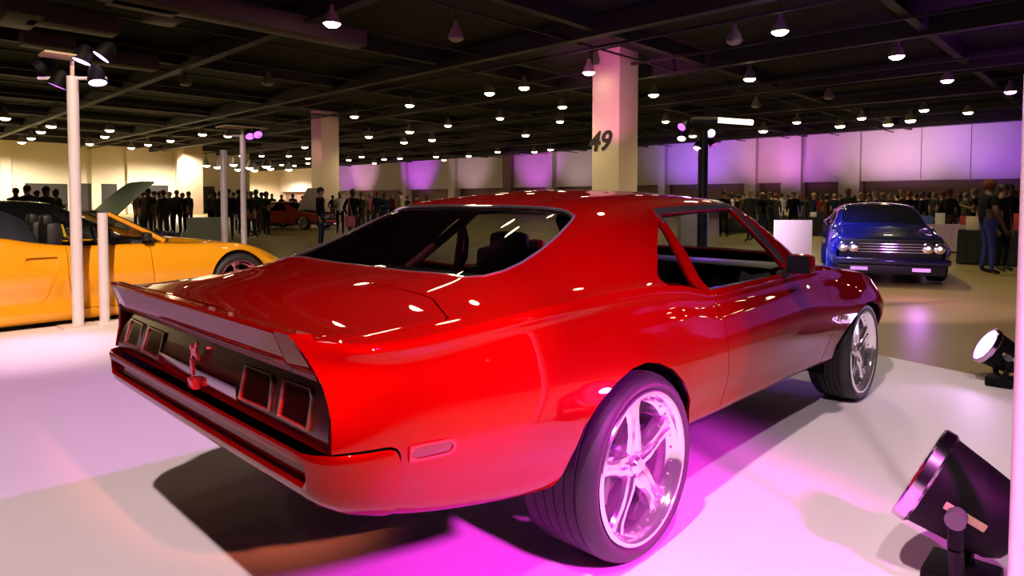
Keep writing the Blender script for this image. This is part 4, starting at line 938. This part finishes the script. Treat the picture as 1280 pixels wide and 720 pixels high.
SHOE = mat('dark_shoe', (.012, .011, .012), .5)
def person_mesh(pose, sleeve='long', trousers='long', heavy=1.0):
    """one continuous skinned body; pose maps joint names to positions"""
    J = {'pelvis': (0, 0, .96), 'spine': (0, .01, 1.13), 'chest': (0, .015, 1.31), 'upch': (0, .02, 1.42), 'neck': (0, .015, 1.50), 'skull0': (0, -.012, 1.565), 'skull1': (0, -.004, 1.645), 'skull2': (0, .006, 1.715), 'nose': (0, -.105, 1.625)}
    r = {'pelvis': (.165*heavy, .125*heavy), 'spine': (.150*heavy, .115*heavy), 'chest': (.172*heavy, .122*heavy), 'upch': (.14, .10), 'neck': (.058, .060), 'skull0': (.062, .075), 'skull1': (.076, .096), 'skull2': (.064, .08), 'nose': (.010, .012)}
    E_ = [('pelvis', 'spine'), ('spine', 'chest'), ('chest', 'upch'), ('upch', 'neck'), ('neck', 'skull0'), ('skull0', 'skull1'), ('skull1', 'skull2'), ('skull1', 'nose')]
    reg = {('pelvis', 'spine'): 'top', ('spine', 'chest'): 'top', ('chest', 'upch'): 'top', ('upch', 'neck'): 'skin', ('neck', 'skull0'): 'skin', ('skull0', 'skull1'): 'skin', ('skull1', 'skull2'): 'skin', ('skull1', 'nose'): 'skin'}
    for s, q in ((-1, 'l'), (1, 'r')):
        D = {'sh': (s*.175, .02, 1.405), 'el': (s*.225, .03, 1.12), 'wr': (s*.235, -.03, .87), 'hip': (s*.095, 0, .90), 'kn': (s*.105, -.02, .50), 'an': (s*.11, .02, .09), 'toe': (s*.125, -.15, .035)}
        for k in D:
            if k+q in pose: D[k] = pose[k+q]
        el, wr = Vector(D['el']), Vector(D['wr']); hd = (wr-el).normalized(); hand = wr+hd*.085; sid = hd.cross(Vector((s, 0, .2))).normalized()
        for k, p in D.items(): J[k+q] = tuple(p)
        J['hand'+q] = tuple(hand)
        rr = {'sh': .066*heavy**.5, 'el': .046*heavy**.5, 'wr': .030, 'hip': .092*heavy**.7, 'kn': .060, 'an': .042, 'toe': .036}
        for k, v in rr.items(): r[k+q] = (v, v)
        r['hand'+q] = (.040, .022)
        for a, b, g_ in (('upch', 'sh'+q, 'top'), ('sh'+q, 'el'+q, 'sleeve'), ('el'+q, 'wr'+q, 'fore'), ('wr'+q, 'hand'+q, 'skin'), ('pelvis', 'hip'+q, 'leg'), ('hip'+q, 'kn'+q, 'leg'), ('kn'+q, 'an'+q, 'shin'), ('an'+q, 'toe'+q, 'shoe')):
            E_.append((a, b)); reg[(a, b)] = g_
        for f in range(5):
            nm = 'f%d%s' % (f, q); ln = (.06, .085, .092, .086, .068)[f]; off = (-.045, -.024, -.007, .010, .026)[f]
            tip = hand+hd*(ln if f else .045)+sid*off*(1.0 if f else 1.25)+Vector((-s*.012, -.01, 0)); J[nm] = tuple(tip); r[nm] = (.0095, .0095); E_.append(('hand'+q, nm)); reg[('hand'+q, nm)] = 'skin'
    for k in pose:
        if k in J and k not in ('x',): J[k] = tuple(pose[k])
    names = list(J); ix = {n: i for i, n in enumerate(names)}
    me = bpy.data.meshes.new('body'); me.from_pydata([J[n] for n in names], [(ix[a], ix[b]) for a, b in E_], [])
    o = bpy.data.objects.new('tmp_body', me); COL.objects.link(o); o.modifiers.new('s', 'SKIN')
    for n in names: me.skin_vertices[0].data[ix[n]].radius = r[n]; me.skin_vertices[0].data[ix[n]].use_root = n == 'pelvis'
    sb = o.modifiers.new('u', 'SUBSURF'); sb.levels = 1; sb.render_levels = 1
    dg = bpy.context.evaluated_depsgraph_get(); dg.update(); m2 = bpy.data.meshes.new_from_object(o.evaluated_get(dg)); bpy.data.objects.remove(o); m2.name = 'body'
    A = np.array([J[a] for a, b in E_]); B = np.array([J[b] for a, b in E_]); G = [reg[e] for e in E_]
    m2.materials.clear()
    for k in ('skin', 'top', 'leg', 'shoe'): m2.materials.append(MATS['skin_light'])
    for f in m2.polygons:
        c = np.array(f.center); e = B-A; t = np.clip(((c-A)*e).sum(1)/((e*e).sum(1)+1e-9), 0, 1); d = np.linalg.norm(c-A-e*t[:, None], axis=1)
        k = int(d.argmin()); g_ = G[k]; tt = t[k]
        if g_ in ('top',): mi = 1
        elif g_ == 'sleeve': mi = 1 if sleeve == 'long' or tt < .62 else 0
        elif g_ == 'fore': mi = 1 if sleeve == 'long' and tt < .93 else 0
        elif g_ == 'leg': mi = 2
        elif g_ == 'shin': mi = 2 if trousers == 'long' or tt < .35 else 0
        elif g_ == 'shoe': mi = 3
        else: mi = 0
        if g_ == 'top' and c[2] < 1.0: mi = 2 if c[2] < .93 else 1
        if mi == 1 and c[2] > 1.475: mi = 0
        f.material_index = mi
    m2.shade_smooth(); return m2
def hair_mesh(kind):
    bm = bmesh.new(); bmesh.ops.create_uvsphere(bm, u_segments=20, v_segments=14, radius=1)
    for v in bm.verts: v.co = Vector((v.co.x*.088, v.co.y*.110+.008, v.co.z*.105+1.668))
    cut = [f for f in bm.faces if (f.calc_center_median().z < 1.655 and f.calc_center_median().y < (.0 if kind != 'long' else -.02)) or f.calc_center_median().z < (1.59 if kind != 'long' else 1.40)]
    bmesh.ops.delete(bm, geom=cut, context='FACES')
    if kind == 'long':
        for v in bm.verts:
            if v.co.z < 1.62: v.co.z -= (1.62-v.co.z)*1.6
    if kind == 'cap':
        vs = [bm.verts.new((x, y, 1.70-.02*abs(x)*10)) for x, y in ((-.075, -.08), (-.05, -.17), (0, -.19), (.05, -.17), (.075, -.08))]; bm.faces.new(vs)
    me = bpy.data.meshes.new('hair'); bm.to_mesh(me); bm.free(); me.materials.append(HAIRS['dark']); me.shade_smooth(); return me
POSES = {
    'standing': {},
    'phone': {'elr': (.24, -.02, 1.13), 'wrr': (.10, -.28, 1.22), 'ell': (-.24, -.01, 1.13), 'wrl': (-.08, -.27, 1.20)},
    'walking': {'knr': (.10, -.16, .52), 'anr': (.10, -.20, .10), 'toer': (.11, -.37, .05), 'knl': (-.10, .06, .50), 'anl': (-.10, .26, .13), 'toel': (-.11, .12, .04), 'ell': (-.23, -.08, 1.13), 'wrl': (-.22, -.22, .92), 'elr': (.23, .14, 1.13), 'wrr': (.23, .10, .88)},
    'folded': {'elr': (.26, -.02, 1.14), 'wrr': (-.02, -.20, 1.17), 'ell': (-.26, -.02, 1.14), 'wrl': (.02, -.22, 1.20)},
    'pockets': {'elr': (.28, .10, 1.14), 'wrr': (.17, -.02, .95), 'ell': (-.28, .10, 1.14), 'wrl': (-.17, -.02, .95), 'anr': (.17, .02, .09), 'toer': (.22, -.13, .035)},
}
BODY = {k: person_mesh(v, 'long') for k, v in POSES.items()}
BODY['standing_short'] = person_mesh(POSES['standing'], 'short'); BODY['phone_short'] = person_mesh(POSES['phone'], 'short')
HM = {k: hair_mesh(k) for k in ('short', 'long', 'cap')}
def person(pose, loc, rz, skin, top, leg, hair, hk, label, group=None, s=1.0):
    t = thing('person', label, 'person', loc, rz, group); t.scale = (s, s, s)
    b = bpy.data.objects.new('body', BODY[pose]); COL.objects.link(b); b.parent = t
    for i, m in enumerate((SKINT[skin], CLO[top], CLO[leg], SHOE)): b.material_slots[i].link = 'OBJECT'; b.material_slots[i].material = m
    h = bpy.data.objects.new('hair', HM[hk]); h.name = 'cap' if hk == 'cap' else 'hair'; COL.objects.link(h); h.parent = t; h.material_slots[0].link = 'OBJECT'; h.material_slots[0].material = HAIRS[hair]
    return t
def ground(u, dist):
    r = ray(u, 252); k = dist/math.hypot(r[0], r[1]); return (CAM_C[0]+r[0]*k, CAM_C[1]+r[1]*k, -.02)
VIEW = math.atan2(ray(640, 252)[1], ray(640, 252)[0])
def face(u, turn):   # rz so the person faces `turn` degrees from looking at the viewer
    r = ray(u, 252); return math.atan2(r[1], r[0])-pi/2+radians(turn)
# the heavy-set man at right and his companion
BODY['man'] = person_mesh({'elr': (.30, .03, 1.14), 'wrr': (.29, -.06, .90), 'ell': (-.31, .02, 1.14), 'wrl': (-.30, -.10, .90), 'anl': (-.14, .0, .09), 'anr': (.13, .05, .09)}, 'short', 'long', 1.28)
g0 = at(1236, 343, 'Z', -.02); d0 = math.hypot(g0.x-CAM_C[0], g0.y-CAM_C[1])
person('man', ground(1237, d0), face(1237, 115), 3, 'black', 'blue', 'cap', 'cap', 'heavy man in black T-shirt, blue trousers and reddish cap, standing at right', s=1.03)
person('standing_short', ground(1254, d0+.9), face(1254, 60), 2, 'black', 'black', 'dark', 'short', 'person in black trousers standing right behind the heavy man in blue shorts')
# two figures beside the rear window
person('standing', ground(401, 20.8), face(401, 70), 1, 'black', 'denim', 'dark', 'short', 'person in a long black jacket seen from the side, left of the rear window', s=1.02)
person('pockets', ground(441, 21.5), face(441, 160), 1, 'black', 'dark grey', 'dark', 'long', 'person in black with long dark hair, just left of the rear window')
bm = bmesh.new(); q = ground(437.5, 21.22); box(bm, (q[0], q[1], .72), (.30, .22, .34), None, .07); bag = obj('shoulder_bag', bm, CLO['pink']); tag(bag, 'pink bag carried low beside the long-haired person in black', 'bag')
bmx = bmesh.new(); tube(bmx, [(q[0]-.1, q[1], .88), (q[0]+.03, q[1]+.12, 1.42), (q[0]+.08, q[1], .88)], .015, 6); obj('strap', bmx, CLO['pink'], bag)
rnd = random.Random(5)
TAKEN = []
def free(u, d, r):
    for k in range(60):
        g_ = ground(u, d)
        if all((g_[0]-x)**2+(g_[1]-y)**2 > (r+q)**2 for x, y, q in TAKEN): break
        d += .35
    TAKEN.append((g_[0], g_[1], r)); return d
for o_ in list(COL.objects):
    if o_.get('category') == 'car': TAKEN.append((o_.matrix_world.translation.x if 0 else o_.location.x, o_.location.y, 2.75))
    if o_.get('category') in ('person', 'light stand', 'bag'): TAKEN.append((o_.location.x, o_.location.y, .45))
for q in ((c1.location.x, c1.location.y), (c2.location.x, c2.location.y)): TAKEN.append((q[0], q[1], 1.5))
# vendor tables with goods
CLOTHK = mat('table_cloth_black', (.012, .011, .013), .85); CLOTHV = mat('table_cloth_violet_lit', (.55, .38, .55), .8); GOODS = [mat('goods_'+n, c, .6) for n, c in (('white', (.75, .72, .70)), ('cream', (.6, .5, .35)), ('red', (.5, .05, .04)), ('blue', (.08, .12, .4)), ('black', (.02, .02, .02)), ('gold', (.6, .4, .1)))]  # CLOTHV: pale cloth with purple light put into its colour
GN = ['white', 'cream', 'red', 'blue', 'black', 'gold']
def table(u, d, cloth, where, k):
    d = free(u, d, 1.05); g_ = ground(u, d); rz = face(u, 0)
    t = thing('vendor_table', '%s draped vendor table %s' % ('black' if cloth is CLOTHK else 'violet-lit pale', where), 'table', g_, rz)
    bm = bmesh.new(); box(bm, (0, 0, .75), (1.8, .75, .03), None, .006); obj('tabletop', bm, cloth, t)
    bm = bmesh.new(); P = []
    for i in range(61):
        a = i/60*5.1; P.append(a)
    ring_ = []; L = [(-.9, -.375), (.9, -.375), (.9, .375), (-.9, .375), (-.9, -.375)]
    for (x0, y0), (x1, y1) in zip(L, L[1:]):
        n = int(max(abs(x1-x0), abs(y1-y0))/.06)
        for i in range(n): f = i/n; w_ = .012*sin(i*2.1); ring_.append((x0+(x1-x0)*f+(w_ if x0 == x1 else 0), y0+(y1-y0)*f+(w_ if y0 == y1 else 0)))
    a = [bm.verts.new((x, y, .745)) for x, y in ring_]; b = [bm.verts.new((x*1.02, y*1.04, .03)) for x, y in ring_]; n = len(a)
    for i in range(n): bm.faces.new((a[i], a[(i+1) % n], b[(i+1) % n], b[i]))
    obj('table_skirt', fixn(bm), cloth, t)
    c, s = cos(rz), sin(rz)
    for i in range(4):
        x = -.66+.44*i+rnd.uniform(-.08, .08); y = rnd.uniform(-.2, .2); h = rnd.uniform(.16, .42); ci = rnd.choice([0, 0, 0, 1, 1, 2, 3, 5]); bm = bmesh.new(); box(bm, (0, 0, h/2), (rnd.uniform(.18, .34), .2, h), None, .012)
        o = obj('goods_box', bm, GOODS[ci]); o.location = (g_[0]+x*c-y*s, g_[1]+x*s+y*c, g_[2]+.766); o.rotation_euler = (0, 0, rz)
        tag(o, '%s box, %s on vendor table %s' % (GN[ci], NUM[i], where), 'box', 'goods on vendor tables')
for k, (u, d, c_, wh) in enumerate([(930, 31, CLOTHK, 'beyond the front of the car roof'), (978, 33, CLOTHK, 'behind the sign board'), (1040, 30, CLOTHK, 'behind the left headlights of the blue car'), (1105, 32, CLOTHK, 'behind the blue car roof'), (1191, 22, CLOTHV, 'between the blue car and the heavy man'), (460, 36, CLOTHV, 'far off left of the car roof'), (500, 40, CLOTHV, 'far back by the violet wall'), (350, 36, CLOTHK, 'beyond the distant light stand'), (1262, 17, CLOTHK, 'at far right beside the edge pole')]): table(u, d, c_, wh, k)
def crowd(us, zone, d0, d1, group, tops):
    poses = ['standing', 'phone', 'walking', 'folded', 'pockets', 'standing_short', 'phone_short']
    for k, u in enumerate(sorted(us)):
        top = rnd.choice(tops); leg = rnd.choice(['black', 'denim', 'dark grey', 'navy', 'brown']); po = rnd.choice(poses); hk = rnd.choice(['short', 'short', 'short', 'long', 'cap'])
        hair = 'cap' if hk == 'cap' else rnd.choice(['dark', 'dark', 'brown', 'brown', 'fair', 'grey']); d = free(u, rnd.uniform(d0, d1), .42)
        person(po, ground(u, d), face(u, rnd.choice([0, 40, 90, 130, 180, 220, 270, 320])), rnd.choice([0, 0, 1, 1, 2, 3]), top, leg, hair, hk, 'visitor in %s %s, %s from left %s' % (top, 'top' if 'short' in po else 'jacket', NUM[k], zone), group, rnd.uniform(.96, 1.04))
DT_ = ['black', 'black', 'dark grey', 'navy', 'brown', 'dark grey', 'olive']
crowd([172, 178, 185, 193, 199, 204, 212, 221, 228, 236, 262, 268, 275, 286, 292, 299, 308, 314, 320, 327, 333, 340], 'beyond the yellow car hood', 23, 34, 'visitors beyond the yellow car', DT_)
crowd([352, 366, 378, 389, 416, 425, 452, 463, 472, 481, 490, 500, 509, 521, 534], 'beyond the rear window', 27, 42, 'visitors left of the car roof', DT_+['tan', 'white', 'dark red', 'pink'])
crowd([905, 914, 921, 929, 938, 946, 953, 962, 969, 977, 985, 992, 1001, 1009, 1017, 1026, 1034], 'behind the sign board', 24, 38, 'visitors in the crowd right of the car roof', DT_+['white', 'dark red'])
crowd([1043, 1051, 1060, 1068, 1077, 1086, 1094, 1103, 1112, 1121, 1128, 1136, 1144, 1153, 1161, 1168], 'behind the blue car', 24, 36, 'visitors behind the blue car', DT_+['dark red', 'grey'])
crowd([1178, 1186, 1199, 1208, 1218, 1262, 1268], 'at the far right', 20, 30, 'visitors at the far right', DT_+['pink'])
crowd([20, 34, 46, 58, 70], 'behind the yellow car seats', 20, 30, 'visitors at far left', DT_+['dark red'])
# blank case beyond the yellow hood
bm = bmesh.new(); box(bm, (0, 0, .45), (.95, .5, .9), None, .02); o = obj('display_case', bm, mat('pale_green_panel', (.36, .38, .26), .6)); o.location = ground(256, free(256, 21, .7)); o.rotation_euler = (0, 0, face(256, 0)); tag(o, 'pale green waist-high panel standing beyond the yellow car hood', 'panel')

bm = bmesh.new(); box(bm, (0, 0, .70), (.62, .45, 1.40), None, .02); o = obj('display_cabinet', bm, mat('grey_cabinet', (.50, .48, .42), .5)); o.location = ground(866, free(866, 15.5, .6)); o.rotation_euler = (0, 0, face(866, 12)); tag(o, 'pale grey cabinet seen through the red car door window', 'cabinet')
